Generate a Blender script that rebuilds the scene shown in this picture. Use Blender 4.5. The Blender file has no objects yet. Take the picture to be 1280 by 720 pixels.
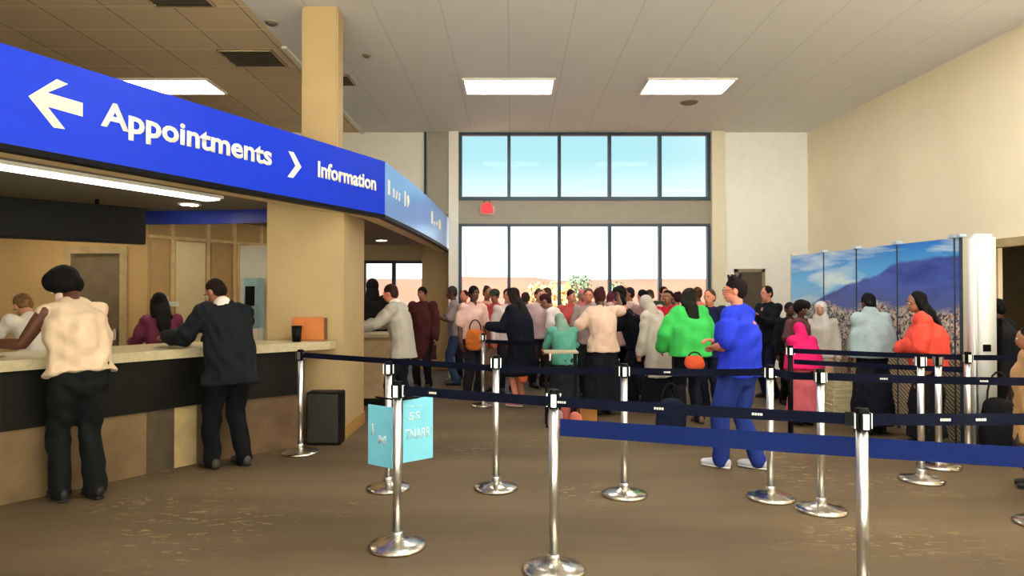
import bpy, bmesh, math, random
import numpy as np
from mathutils import Vector, Matrix

# ------------------------------------------------------------------ camera, world, light, exposure
SC = bpy.context.scene
COL = SC.collection
F = 830.0
EYE = 1.53
cam_d = bpy.data.cameras.new('camera'); cam = bpy.data.objects.new('camera', cam_d); COL.objects.link(cam)
cam_d.lens = F / 1280 * 36.0; cam_d.sensor_width = 36.0; cam_d.clip_end = 2000
cam.location = (0, 0, EYE); cam.rotation_euler = (math.radians(90 + 0.69), 0, 0)
SC.camera = cam
SC.view_settings.view_transform = 'Standard'; SC.view_settings.look = 'None'
SC.view_settings.exposure = 0.72; SC.view_settings.gamma = 1.0
SC.view_settings.use_curve_mapping = False
LAMP = 12.5
SKY = .85

W = bpy.data.worlds.new('world'); SC.world = W; W.use_nodes = True
nt = W.node_tree; nt.nodes.clear()
wo = nt.nodes.new('ShaderNodeOutputWorld'); bg = nt.nodes.new('ShaderNodeBackground')
tc = nt.nodes.new('ShaderNodeTexCoord'); sx = nt.nodes.new('ShaderNodeSeparateXYZ'); cr = nt.nodes.new('ShaderNodeValToRGB')
nz = nt.nodes.new('ShaderNodeTexNoise'); nz.inputs['Scale'].default_value = 2.2; nz.inputs['Detail'].default_value = 4
mx = nt.nodes.new('ShaderNodeMix'); mx.data_type = 'RGBA'
cr2 = nt.nodes.new('ShaderNodeValToRGB'); cr2.color_ramp.elements[0].position = .42; cr2.color_ramp.elements[1].position = .7
nt.links.new(tc.outputs['Generated'], sx.inputs[0]); nt.links.new(sx.outputs['Z'], cr.inputs[0])
nt.links.new(tc.outputs['Generated'], nz.inputs['Vector'])
e = cr.color_ramp.elements
e[0].position = 0.0; e[0].color = (1.0, .95, .88, 1)
e[1].position = 0.5; e[1].color = (.22, .45, .8, 1)
k = e.new(.11); k.color = (.93, .96, .93, 1)
k = e.new(.2); k.color = (.42, .68, .74, 1)
nt.links.new(nz.outputs['Fac'], cr2.inputs[0])
mm = nt.nodes.new('ShaderNodeMath'); mm.operation = 'MULTIPLY'; mm.inputs[1].default_value = .35
nt.links.new(cr2.outputs[0], mm.inputs[0]); nt.links.new(mm.outputs[0], mx.inputs[0])
nt.links.new(cr.outputs[0], mx.inputs[6]); mx.inputs[7].default_value = (1, 1, 1, 1)
nt.links.new(mx.outputs[2], bg.inputs[0]); gl_ = nt.nodes.new('ShaderNodeMapRange'); gl_.inputs['From Min'].default_value = .06; gl_.inputs['From Max'].default_value = .13
gl_.inputs['To Min'].default_value = SKY * 2.4; gl_.inputs['To Max'].default_value = SKY      # bright glare low over the horizon
nt.links.new(sx.outputs['Z'], gl_.inputs['Value']); nt.links.new(gl_.outputs[0], bg.inputs[1])
nt.links.new(bg.outputs[0], wo.inputs[0])

sd = bpy.data.lights.new('sun', 'SUN'); sun = bpy.data.objects.new('sun', sd); COL.objects.link(sun)
sd.energy = 28; sd.color = (1, .95, .89); sd.angle = math.radians(1)
sun.rotation_euler = Vector((0.35, .75, -0.8)).to_track_quat('-Z', 'Y').to_euler()

random.seed(7); RNG = np.random.default_rng(5)

# ------------------------------------------------------------------ helpers
def lin(c):
    return tuple(((v / 255) / 12.92 if v / 255 <= .04045 else ((v / 255 + .055) / 1.055) ** 2.4) for v in c) + (1,)

MATS = {}
def mat(name, c, rough=.7, metal=0.0, var=0.06, scale=8.0, bump=0.0, bscale=60.0, emit=None, spec=None, coat=0):
    if name in MATS: return MATS[name]
    m = bpy.data.materials.new(name); m.use_nodes = True
    n = m.node_tree; b = n.nodes['Principled BSDF']
    b.inputs['Roughness'].default_value = rough; b.inputs['Metallic'].default_value = metal
    if spec is not None: b.inputs['Specular IOR Level'].default_value = spec
    if coat: b.inputs['Coat Weight'].default_value = coat
    col = lin(c)
    t = n.nodes.new('ShaderNodeTexCoord')
    if var > 0:
        z = n.nodes.new('ShaderNodeTexNoise'); z.inputs['Scale'].default_value = scale; z.inputs['Detail'].default_value = 5
        r = n.nodes.new('ShaderNodeValToRGB')
        r.color_ramp.elements[0].position = .3; r.color_ramp.elements[1].position = .7
        r.color_ramp.elements[0].color = tuple(max(0, v * (1 - var * 2)) for v in col[:3]) + (1,)
        r.color_ramp.elements[1].color = tuple(min(1, v * (1 + var * 2)) for v in col[:3]) + (1,)
        n.links.new(t.outputs['Object'], z.inputs['Vector']); n.links.new(z.outputs['Fac'], r.inputs[0])
        n.links.new(r.outputs[0], b.inputs['Base Color'])
    else: b.inputs['Base Color'].default_value = col
    if bump > 0:
        z2 = n.nodes.new('ShaderNodeTexNoise'); z2.inputs['Scale'].default_value = bscale; z2.inputs['Detail'].default_value = 3
        bp = n.nodes.new('ShaderNodeBump'); bp.inputs['Strength'].default_value = bump; bp.inputs['Distance'].default_value = .01
        n.links.new(t.outputs['Object'], z2.inputs['Vector']); n.links.new(z2.outputs['Fac'], bp.inputs['Height'])
        n.links.new(bp.outputs[0], b.inputs['Normal'])
    if emit:
        b.inputs['Emission Color'].default_value = lin(c); b.inputs['Emission Strength'].default_value = emit
    MATS[name] = m
    return m

def obj(name, me_or_bm, m=None, parent=None, smooth=False):
    if isinstance(me_or_bm, bmesh.types.BMesh):
        me = bpy.data.meshes.new(name); bmesh.ops.recalc_face_normals(me_or_bm, faces=me_or_bm.faces[:])
        me_or_bm.to_mesh(me); me_or_bm.free()
    else: me = me_or_bm
    o = bpy.data.objects.new(name, me); COL.objects.link(o)
    if m is not None:
        me.materials.clear()
        for q in (m if isinstance(m, (list, tuple)) else [m]): me.materials.append(q)
    if smooth:
        me.polygons.foreach_set('use_smooth', [True] * len(me.polygons))
    if parent is not None: o.parent = parent
    return o

def tag(o, label=None, cat=None, group=None, kind=None):
    if label: o['label'] = label
    if cat: o['category'] = cat
    if group: o['group'] = group
    if kind: o['kind'] = kind
    return o

def thing(name, label, cat, loc=(0, 0, 0), rz=0, group=None):
    o = bpy.data.objects.new(name, None); COL.objects.link(o); o.empty_display_size = .1
    o.location = loc; o.rotation_euler = (0, 0, rz)
    return tag(o, label, cat, group)

def box(bm, x0, x1, y0, y1, z0, z1, M=None):
    co = [(x, y, z) for z in (z0, z1) for y in (y0, y1) for x in (x0, x1)]
    vs = [bm.verts.new((M @ Vector(c)) if M else c) for c in co]
    for f in ((0, 2, 3, 1), (4, 5, 7, 6), (0, 1, 5, 4), (2, 6, 7, 3), (0, 4, 6, 2), (1, 3, 7, 5)):
        bm.faces.new([vs[i] for i in f])
    return vs

def bx(*a, bev=0.0, M=None):
    bm = bmesh.new(); box(bm, *a, M=M)
    if bev > 0: bmesh.ops.bevel(bm, geom=bm.edges[:], offset=bev, segments=2, affect='EDGES', clamp_overlap=True)
    return bm

def prism(pts, z0, z1, bm=None):
    bm = bm or bmesh.new()
    a = [bm.verts.new((p[0], p[1], z0)) for p in pts]; b = [bm.verts.new((p[0], p[1], z1)) for p in pts]
    n = len(pts)
    bm.faces.new(a[::-1]); bm.faces.new(b)
    for i in range(n): bm.faces.new((a[i], a[(i + 1) % n], b[(i + 1) % n], b[i]))
    return bm

def lathe(prof, n=32, bm=None, c=(0, 0)):
    bm = bm or bmesh.new(); rings = []
    for r, z in prof:
        if r < 1e-5: rings.append([bm.verts.new((c[0], c[1], z))])
        else: rings.append([bm.verts.new((c[0] + r * math.cos(2 * math.pi * i / n), c[1] + r * math.sin(2 * math.pi * i / n), z)) for i in range(n)])
    for a, b in zip(rings, rings[1:]):
        for i in range(n):
            j = (i + 1) % n
            if len(a) == 1 and len(b) > 1: bm.faces.new((a[0], b[i], b[j]))
            elif len(b) == 1 and len(a) > 1: bm.faces.new((a[i], a[j], b[0]))
            elif len(a) > 1: bm.faces.new((a[i], a[j], b[j], b[i]))
    return bm

def strip(path, z0, z1, th, bm=None):
    """a vertical wall following an XY polyline"""
    bm = bm or bmesh.new(); P = [Vector((p[0], p[1])) for p in path]; L = []; R = []
    for i, p in enumerate(P):
        d = (P[min(i + 1, len(P) - 1)] - P[max(i - 1, 0)]).normalized(); nrm = Vector((-d.y, d.x)) * th / 2
        L.append(p + nrm); R.append(p - nrm)
    poly = L + R[::-1]; n = len(P)
    V = lambda q, z: bm.verts.new((q.x, q.y, z))
    a = [V(q, z0) for q in L]; b = [V(q, z1) for q in L]; c = [V(q, z0) for q in R]; d_ = [V(q, z1) for q in R]
    for i in range(n - 1):
        bm.faces.new((a[i], a[i + 1], b[i + 1], b[i])); bm.faces.new((c[i], d_[i], d_[i + 1], c[i + 1]))
        bm.faces.new((b[i], b[i + 1], d_[i + 1], d_[i])); bm.faces.new((a[i], c[i], c[i + 1], a[i + 1]))
    bm.faces.new((a[0], b[0], d_[0], c[0])); bm.faces.new((a[-1], c[-1], d_[-1], b[-1]))
    return bm

def P(x, y, Y):                       # photo pixel at distance Y -> world X, Z
    return (x - 640) * Y / F, EYE + (370 - y) * Y / F
def FL(x, y):                         # photo pixel on the floor -> X, Y
    Y = EYE * F / (y - 370); return (x - 640) * Y / F, Y

# ------------------------------------------------------------------ materials
m_wall = mat('cream paint', (216, 198, 160), .75, var=.02, scale=1.2)
m_wallr = mat('warm white paint', (250, 236, 206), .7, var=.02, scale=1)
m_office = mat('tan paint', (190, 160, 110), .75, var=.03, scale=1.5)
m_pillar = mat('sand paint', (182, 156, 112), .7, var=.03, scale=2)
m_beam = mat('grey beige paint', (158, 152, 138), .7, var=.02)
m_frame = mat('dark slate aluminium', (50, 66, 84), .4, .3, var=.02)
m_white = mat('white paint', (236, 232, 222), .6, var=.01)
m_steel = mat('polished steel', (238, 238, 240), .3, 1.0, var=.02, scale=30)
m_base = mat('scuffed chrome', (205, 198, 185), .22, 1.0, var=.12, scale=9, bump=.35, bscale=14)
m_black = mat('black plastic', (6, 6, 8), .55, var=.05, spec=.15)
m_belt = mat('navy webbing', (14, 36, 100), .8, var=.05, scale=60, bump=.2, bscale=300, spec=.2)
m_belt2 = mat('dark navy webbing', (9, 14, 36), .85, var=.05, scale=60, bump=.2, bscale=300, spec=.15)
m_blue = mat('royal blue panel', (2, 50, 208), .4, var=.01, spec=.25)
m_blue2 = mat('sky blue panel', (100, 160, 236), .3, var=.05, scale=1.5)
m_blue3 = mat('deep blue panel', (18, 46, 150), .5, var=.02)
m_letter = mat('cream vinyl lettering', (250, 246, 230), .5, var=0)
m_arrow = mat('pale yellow vinyl', (250, 236, 196), .5, var=0)
m_dark = mat('black brown laminate', (17, 16, 13), .5, var=.05, spec=.2)
m_tanpan = mat('worn tan laminate', (122, 98, 66), .5, var=.14, scale=3)
m_greypan = mat('brushed grey panel', (92, 80, 64), .35, .3, var=.08)
m_top = mat('cream stone worktop', (192, 178, 144), .35, var=.06, scale=25)
m_soffit = mat('grey soffit board', (120, 112, 98), .8, var=.03)

def ceiling_mat(name, base, linec, lx, ox, ly, oy, strength, patch):
    m = bpy.data.materials.new(name); m.use_nodes = True; n = m.node_tree; b = n.nodes['Principled BSDF']
    b.inputs['Roughness'].default_value = .85
    tcn = n.nodes.new('ShaderNodeTexCoord'); sp = n.nodes.new('ShaderNodeSeparateXYZ'); n.links.new(tcn.outputs['Object'], sp.inputs[0])
    def mth(op, a, bb=None):
        q = n.nodes.new('ShaderNodeMath'); q.operation = op
        for i, v in enumerate((a, bb)):
            if v is None: continue
            if isinstance(v, (int, float)): q.inputs[i].default_value = v
            else: n.links.new(v, q.inputs[i])
        return q.outputs[0]
    def edge(axis, l, o, w):
        t = mth('DIVIDE', mth('SUBTRACT', sp.outputs[axis], o), l)
        f = mth('FRACT', t)
        d = mth('ABSOLUTE', mth('SUBTRACT', f, .5))
        return mth('GREATER_THAN', d, .5 - w / l), mth('FLOOR', t)
    ex, fx = edge('X', lx, ox, .007); ey, fy = edge('Y', ly, oy, .012)
    wn = n.nodes.new('ShaderNodeTexWhiteNoise'); wn.noise_dimensions = '2D'
    cb = n.nodes.new('ShaderNodeCombineXYZ'); n.links.new(fx, cb.inputs[0]); n.links.new(fy, cb.inputs[1]); n.links.new(cb.outputs[0], wn.inputs['Vector'])
    hs = n.nodes.new('ShaderNodeHueSaturation'); hs.inputs['Color'].default_value = lin(base)
    n.links.new(mth('ADD', mth('MULTIPLY', wn.outputs['Value'], patch), 1 - patch / 2), hs.inputs['Value'])
    m1 = n.nodes.new('ShaderNodeMix'); m1.data_type = 'RGBA'; n.links.new(mth('MULTIPLY', ex, strength), m1.inputs[0])
    n.links.new(hs.outputs[0], m1.inputs[6]); m1.inputs[7].default_value = lin(tuple(v * .5 for v in base))
    m2 = n.nodes.new('ShaderNodeMix'); m2.data_type = 'RGBA'; n.links.new(mth('MULTIPLY', ey, strength), m2.inputs[0])
    n.links.new(m1.outputs[2], m2.inputs[6]); m2.inputs[7].default_value = lin(linec)
    n.links.new(m2.outputs[2], b.inputs['Base Color'])
    return m
m_ceil = ceiling_mat('painted ceiling panels', (222, 219, 214), (238, 233, 224), .72, -.04, .615, 7.07, .22, .015)
m_ceil2 = ceiling_mat('brown ceiling tiles', (220, 194, 156), (240, 218, 182), .72, -.04, .615, 7.07, .8, .10)

def carpet():
    m = bpy.data.materials.new('brown carpet'); m.use_nodes = True; n = m.node_tree; b = n.nodes['Principled BSDF']
    b.inputs['Roughness'].default_value = .62; b.inputs['Specular IOR Level'].default_value = .25
    t = n.nodes.new('ShaderNodeTexCoord')
    a = n.nodes.new('ShaderNodeTexNoise'); a.inputs['Scale'].default_value = .8; a.inputs['Detail'].default_value = 4
    mp = n.nodes.new('ShaderNodeMapping'); mp.inputs['Scale'].default_value = (.35, 1.6, 1)
    n.links.new(t.outputs['Object'], mp.inputs[0]); n.links.new(mp.outputs[0], a.inputs['Vector'])
    r = n.nodes.new('ShaderNodeValToRGB'); r.color_ramp.elements[0].position = .32; r.color_ramp.elements[1].position = .7
    r.color_ramp.elements[0].color = lin((84, 70, 51)); r.color_ramp.elements[1].color = lin((112, 95, 70))
    n.links.new(a.outputs['Fac'], r.inputs[0])
    # pale squiggly wear marks in patches
    w = n.nodes.new('ShaderNodeTexNoise'); w.inputs['Scale'].default_value = 5; w.inputs['Detail'].default_value = 6; w.inputs['Distortion'].default_value = 2.5
    mp2 = n.nodes.new('ShaderNodeMapping'); mp2.inputs['Scale'].default_value = (.7, 2.2, 1)
    n.links.new(t.outputs['Object'], mp2.inputs[0]); n.links.new(mp2.outputs[0], w.inputs['Vector'])
    r2 = n.nodes.new('ShaderNodeValToRGB'); els = r2.color_ramp.elements
    els[0].position = .60; els[0].color = (0, 0, 0, 1); els[1].position = .64; els[1].color = (1, 1, 1, 1)
    q = els.new(.68); q.color = (0, 0, 0, 1)
    n.links.new(w.outputs['Fac'], r2.inputs[0])
    pz = n.nodes.new('ShaderNodeTexNoise'); pz.inputs['Scale'].default_value = .55
    n.links.new(t.outputs['Object'], pz.inputs['Vector'])
    r3 = n.nodes.new('ShaderNodeValToRGB'); r3.color_ramp.elements[0].position = .52; r3.color_ramp.elements[1].position = .62
    n.links.new(pz.outputs['Fac'], r3.inputs[0])
    mu = n.nodes.new('ShaderNodeMath'); mu.operation = 'MULTIPLY'; n.links.new(r2.outputs[0], mu.inputs[0]); n.links.new(r3.outputs[0], mu.inputs[1])
    mu2 = n.nodes.new('ShaderNodeMath'); mu2.operation = 'MULTIPLY'; mu2.inputs[1].default_value = .62; n.links.new(mu.outputs[0], mu2.inputs[0])
    mixn = n.nodes.new('ShaderNodeMix'); mixn.data_type = 'RGBA'; n.links.new(mu2.outputs[0], mixn.inputs[0])
    n.links.new(r.outputs[0], mixn.inputs[6]); mixn.inputs[7].default_value = lin((196, 168, 126))
    n.links.new(mixn.outputs[2], b.inputs['Base Color'])
    f = n.nodes.new('ShaderNodeTexNoise'); f.inputs['Scale'].default_value = 160; bp = n.nodes.new('ShaderNodeBump'); bp.inputs['Strength'].default_value = .3; bp.inputs['Distance'].default_value = .004
    n.links.new(t.outputs['Object'], f.inputs['Vector']); n.links.new(f.outputs['Fac'], bp.inputs['Height']); n.links.new(bp.outputs[0], b.inputs['Normal'])
    return m
m_carpet = carpet()

def glass_mat():
    m = bpy.data.materials.new('window glass'); m.use_nodes = True; n = m.node_tree; n.nodes.clear()
    o = n.nodes.new('ShaderNodeOutputMaterial'); mi = n.nodes.new('ShaderNodeMixShader'); tr = n.nodes.new('ShaderNodeBsdfTransparent'); gl = n.nodes.new('ShaderNodeBsdfGlossy')
    tr.inputs[0].default_value = (.93, .97, .96, 1); gl.inputs['Roughness'].default_value = .02
    fr = n.nodes.new('ShaderNodeFresnel'); fr.inputs[0].default_value = 1.12
    n.links.new(fr.outputs[0], mi.inputs[0]); n.links.new(tr.outputs[0], mi.inputs[1]); n.links.new(gl.outputs[0], mi.inputs[2]); n.links.new(mi.outputs[0], o.inputs[0])
    return m
m_glass = glass_mat()

def emis(name, c, s):
    m = bpy.data.materials.new(name); m.use_nodes = True; n = m.node_tree; n.nodes.clear()
    o = n.nodes.new('ShaderNodeOutputMaterial'); em = n.nodes.new('ShaderNodeEmission'); em.inputs[0].default_value = lin(c); em.inputs[1].default_value = s
    n.links.new(em.outputs[0], o.inputs[0]); return m
m_lamp = emis('lit diffuser', (252, 247, 238), LAMP)
m_tube = emis('lit fluorescent strip', (255, 244, 222), 4.5)
m_alarm = emis('lit red lens', (240, 70, 72), 1.0)

# ------------------------------------------------------------------ the room
CH = 4.63
BY = 12.55           # window wall
LY = 15.5            # far wall of the left wing
def struct(name, bm, m, parent=None, smooth=False):
    o = obj(name, bm, m, parent, smooth)
    if parent is None: o['kind'] = 'structure'
    return o
struct('floor', bx(-10, 7.2, -4.2, LY + .1, -.1, 0), m_carpet)
struct('floor_bounce', bx(-4.2, 7.1, -4.2, -.35, 0, .012), mat('pale bounce tiles', (236, 232, 224), .5, var=.02, scale=2))  # unseen pale floor added to bounce sunlight up to the ceiling
struct('ceiling', bx(-2.83, 7.2, -4.2, BY + .2, CH, CH + .12), m_ceil)
struct('ceiling_left', bx(-10, -2.83, -4.2, BY + .2, CH, CH + .12), m_ceil2)
struct('trim_1', bx(-2.86, -2.80, 8.2, BY, CH - .03, CH), m_white)
bm = bmesh.new(); box(bm, -10, 7.2, -4.3, -4.2, 4.35, CH); box(bm, -10, 7.2, -4.3, -4.2, 0, .12); box(bm, -10, -5.0, -4.3, -4.2, .12, 4.35); box(bm, 6.0, 7.2, -4.3, -4.2, .12, 4.35)
struct('wall_behind', bm, m_wall)  # rear wall left open for the added glazing
struct('wall_left', bx(-10.1, -10, -4.2, LY, 0, CH), m_wall)
# window wall, cut by the two window bands
WX0, WX1 = -1.01, 3.755
bm = bmesh.new()
box(bm, WX0, WX1, BY, BY + .2, 2.90, 3.36); box(bm, WX0, WX1, BY, BY + .2, 0, .25)
struct('wall_back', bm, m_beam)
struct('wall_back_right', bx(WX1, 5.75, BY, BY + .2, 0, CH), mat('cool white paint', (250, 249, 244), .7, var=.01))
struct('trim_2', bx(WX1, 4.0, BY - .12, BY, 0, CH), mat('pale cream pilaster', (232, 222, 196), .7, var=.01))
struct('trim_3', bx(-1.19, WX0, BY - .1, BY + .2, 0, CH), m_white)
bm = bmesh.new(); box(bm, -10, -1.19, BY, BY + .15, 3.1, CH)
struct('wall_back_left', bm, m_white)
bm = bmesh.new(); box(bm, -1.60, -1.19, BY - .06, BY, 3.06, CH)
struct('trim_4', bm, m_beam)
struct('trim_5', bx(-1.66, -1.62, BY - .05, BY, 3.06, CH), m_frame)
# left wing behind the canopy
bm = bmesh.new(); box(bm, -10, -3.5, LY, LY + .1, 0, 3.1); box(bm, -3.5, -1.28, LY, LY + .1, 2.36, 3.1); box(bm, -3.5, -1.28, LY, LY + .1, 0, .2)
struct('wall_left_wing', bm, m_wall)
struct('wall_wing_side', bx(-1.27, -1.21, 13.5, LY, 0, 3.1), m_wall)
struct('ceiling_wing', bx(-10, -1.19, BY, LY + .1, 3.1, 3.2), m_wall)

def window(name, x0, x1, y, z0, z1, n, fw=.05):
    bm = bmesh.new()
    box(bm, x0, x1, y, y + .1, z0, z0 + fw); box(bm, x0, x1, y, y + .1, z1 - fw, z1)
    for i in range(n + 1):
        c = x0 + (x1 - x0) * i / n; w = fw * .62
        a, b = (c, c + 2 * w) if i == 0 else ((c - 2 * w, c) if i == n else (c - w, c + w))
        box(bm, a, b, y - .02, y + .1, z0 + fw, z1 - fw)
    f = struct(name, bm, m_frame)
    for i in range(n):
        a = x0 + (x1 - x0) * i / n; b = x0 + (x1 - x0) * (i + 1) / n
        obj('window_pane', bx(a + .02, b - .02, y + .045, y + .055, z0 + .02, z1 - .02), m_glass, f)
    return f
window('window_1', WX0, WX1, BY, 3.36, CH, 5)
window('window_2', WX0, WX1, BY, .25, 2.90, 5)
window('window_added', -5.0, 6.0, -4.3, .12, 4.35, 10, .06)  # unseen rear glazing added to let daylight reach the ceiling
window('window_3', -3.5, -1.28, LY, .2, 2.36, 3, .07)
struct('trim_6', bx(WX0, WX1, BY - .03, BY, 3.34, 3.37), m_frame)

# right wall, leaning slightly outwards towards the camera, with the dark doorway
def rwx(Y): return 5.6 + .045 * (BY - Y)
DY0, DY1, DZ = 5.6, 8.12, 2.16
def rw(Y0, Y1, z0, z1):
    return prism([(rwx(Y0), Y0), (rwx(Y1), Y1), (rwx(Y1) + .2, Y1), (rwx(Y0) + .2, Y0)], z0, z1)
bm = rw(DY1, BY, 0, CH)
for q in ((-4.2, DY0, 0, CH), (DY0, DY1, DZ, CH)):
    a, b, c, d = q; prism([(rwx(a), a), (rwx(b), b), (rwx(b) + .2, b), (rwx(a) + .2, a)], c, d, bm)
struct('wall_right', bm, m_wallr)
bm = bmesh.new()
for (a, b, c, d) in ((DY1 - .06, DY1 + .04, 0, DZ + .05), (DY0 - .04, DY0 + .06, 0, DZ + .05), (DY0, DY1, DZ - .05, DZ + .05)):
    prism([(rwx(a) - .03, a), (rwx(b) - .03, b), (rwx(b) + .1, b), (rwx(a) + .1, a)], c, d, bm)
struct('door_2', bm, mat('tan door frame', (176, 152, 108), .5))
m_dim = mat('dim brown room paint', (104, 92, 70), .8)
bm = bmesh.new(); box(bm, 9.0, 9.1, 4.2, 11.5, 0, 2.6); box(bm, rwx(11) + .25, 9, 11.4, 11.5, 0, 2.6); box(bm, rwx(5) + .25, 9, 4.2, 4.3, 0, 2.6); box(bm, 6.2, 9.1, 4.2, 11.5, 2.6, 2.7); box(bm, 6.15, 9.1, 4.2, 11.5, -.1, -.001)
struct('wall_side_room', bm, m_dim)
t = thing('ceiling_light', 'added round lamp brightening the dim side room', 'ceiling light', (7.4, 7.6, 2.57))  # lamp added to lift the dark side room
obj('housing', lathe([(0, .028), (.16, .028), (.17, .01), (.15, 0), (.15, .01), (0, .01)]), m_white, t)
obj('diffuser', lathe([(0, 0), (.14, 0), (.14, .008), (0, .008)]), emis('side room fill lens', (255, 225, 180), 150), t)

# back door in the window wall, right of the glazing
dr = struct('door_1', bx(4.26, 4.70, BY - .05, BY - .001, 0, 1.98), mat('dark bronze door', (84, 72, 58), .5)); 
bm = bmesh.new(); box(bm, 4.20, 4.26, BY - .07, BY - .002, 0, 2.04); box(bm, 4.70, 4.76, BY - .07, BY - .002, 0, 2.04); box(bm, 4.20, 4.76, BY - .07, BY - .002, 1.98, 2.04)
obj('door_frame', bm, mat('beige door frame', (150, 135, 110), .6), dr)
obj('door_handle', bx(4.31, 4.35, BY - .1, BY - .05, .95, 1.15, bev=.008), m_steel, dr)

# ------------------------------------------------------------------ ceiling fixtures
def troffer(x0, x1, y0, y1, label, lamp=True):
    cx, cy = (x0 + x1) / 2, (y0 + y1) / 2; w, d = (x1 - x0) / 2, (y1 - y0) / 2
    t = thing('ceiling_light', label, 'ceiling light', (cx, cy, CH - .03), 0, 'recessed ceiling light panels')
    bm = bmesh.new(); f = .03
    box(bm, -w, w, -d, -d + f, 0, .029); box(bm, -w, w, d - f, d, 0, .029); box(bm, -w, -w + f, -d + f, d - f, 0, .029); box(bm, w - f, w, -d + f, d - f, 0, .029)
    obj('frame', bm, m_white, t)
    obj('diffuser', bx(-w + f, w - f, -d + f, d - f, .008, .02), m_lamp, t)
    return t
troffer(-5.62, -4.34, 9.4, 10.1, 'rectangular white ceiling light partly hidden behind the blue sign band')
troffer(-.71, .62, 9.4, 10.1, 'rectangular white ceiling light in the middle of the ceiling')
troffer(1.93, 3.21, 9.4, 10.1, 'rectangular white ceiling light nearest the right wall')
for i, (x, y) in enumerate([(0, 5.0), (2.6, 5.0), (0, 1.6), (2.6, 1.6), (0, -1.6), (2.6, -1.6), (4.9, 2.6), (4.9, 5.6)]):  # extra panels out of view, added to brighten the room
    troffer(x - .64, x + .64, y, y + .7, 'added unseen ceiling light above the picture, ' + ['middle column, nearest the windows', 'right column, nearest the windows', 'middle column, above the viewer', 'right column, above the viewer', 'middle column, behind the viewer', 'right column, behind the viewer', 'beside the right wall, near the viewer', 'beside the right wall, towards the doorway'][i])
m_brown = mat('dark brown metal', (74, 62, 48), .7)
def gap(x0, x1, y0, y1, label):  # dark missing ceiling tile, modelled as a slatted grille
    t = thing('missing_tile', label, 'ceiling vent', ((x0 + x1) / 2, (y0 + y1) / 2, CH - .02), 0, 'dark missing squares in the ceiling tiles')
    w, d = (x1 - x0) / 2, (y1 - y0) / 2
    obj('backing', bx(-w, w, -d, d, .01, .019), m_brown, t)
    bm = bmesh.new()
    for i in range(9):
        y = -d + (i + .5) * 2 * d / 9; box(bm, -w + .02, w - .02, y - .01, y + .01, 0, .01)
    obj('slats', bm, m_brown, t)
    bm = bmesh.new(); box(bm, -w, w, -d, -d + .02, -.004, .01); box(bm, -w, w, d - .02, d, -.004, .01); box(bm, -w, -w + .02, -d, d, -.004, .01); box(bm, w - .02, w, -d, d, -.004, .01)
    obj('frame', bm, mat('tan frame metal', (190, 164, 128), .6), t)
gap(-3.80, -3.16, 6.46, 7.06, 'dark missing ceiling tile at the very top edge, left of the pillar')
gap(-3.72, -3.02, 8.31, 8.90, 'dark missing ceiling tile between the blue sign and the upper pillar')
gap(-2.50, -2.29, 9.25, 9.7, 'small dark missing ceiling tile just right of the upper pillar')
for (x, y, r, lab) in ((457, 67, .05, 'small dark smoke detector on the ceiling right of the pillar'), (862, 127, .13, 'flat round ceiling diffuser below the right ceiling light'), (338, 26, .07, 'small round ceiling speaker left of the pillar top')):
    Yc = (CH - EYE) * F / (370 - y); Xc = (x - 640) * Yc / F
    t = thing('smoke_detector' if r < .1 else 'ceiling_diffuser', lab, 'smoke detector' if r < .06 else 'ceiling fitting', (Xc, Yc, CH - .035))
    obj('housing', lathe([(0, 0), (r * .6, 0), (r * .95, .015), (r, .034), (0, .034)]), mat('taupe plastic', (112, 98, 80), .6), t)
    obj('rim', lathe([(r, .022), (r * 1.12, .03), (r * 1.12, .0345), (r, .0345), (r, .022)]), mat('beige plastic', (160, 146, 122), .6), t)

# ------------------------------------------------------------------ pillars
def pillar(name, x0, x1, y0, y1, z0, z1, m, bev=.015):
    o = struct(name, bx(x0, x1, y0, y1, z0, z1, bev=bev), m); return o
pl = pillar('column', -2.61, -1.79, 7.05, 8.05, 0, 2.62, m_pillar)
obj('baseboard', prism([(-2.62, 7.04), (-1.78, 7.04), (-1.78, 8.06), (-2.62, 8.06)], 0, .14), mat('brown baseboard', (168, 128, 70), .5), pl)
pillar('column', -2.25, -1.86, 7.06, 7.3, 2.62, CH, m_pillar)
p2 = pillar('column', -1.89, -1.29, 13.9, 14.4, 0, 3.1, m_pillar)
obj('baseboard', bx(-1.92, -1.26, 13.87, 14.43, 0, .1), mat('brown baseboard', (168, 128, 70), .5), p2)

# ------------------------------------------------------------------ canopy with the blue sign band
BD = Vector((.463, 1.0)).normalized()
def bandpt(Y): return (-3.08 + .463 * (Y - 4.0), Y)
def band_at(x):                         # where the ray through photo column x meets the straight band
    t = (x - 640) / F; Y = (-3.08 - .463 * 4.0) / (t - .463); return bandpt(Y)
ZB, ZT = 2.43, 3.05
front = [bandpt(1.2), bandpt(7.5)]
bend = [bandpt(7.5), (-1.37, 8.9), (-1.31, 10.3), (-1.27, 11.7), (-1.25, 13.4)]
cn = thing('counter_canopy', 'blue sign band canopy curving above the service counter', 'canopy', (0, 0, 0))
obj('fascia_panel', strip(front, ZB + .02, ZT, .05), m_blue, cn)
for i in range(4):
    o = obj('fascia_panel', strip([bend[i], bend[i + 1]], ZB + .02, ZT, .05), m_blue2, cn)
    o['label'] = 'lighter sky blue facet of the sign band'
def off(p, d, n=Vector((-1.0, .463)).normalized()): return (p[0] + n.x * d, p[1] + n.y * d)
obj('lower_edge', strip([off(p, .02) for p in front] + [(q[0] - .03, q[1]) for q in bend[1:]], ZB - .02, ZB + .02, .09), m_black, cn)
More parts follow.
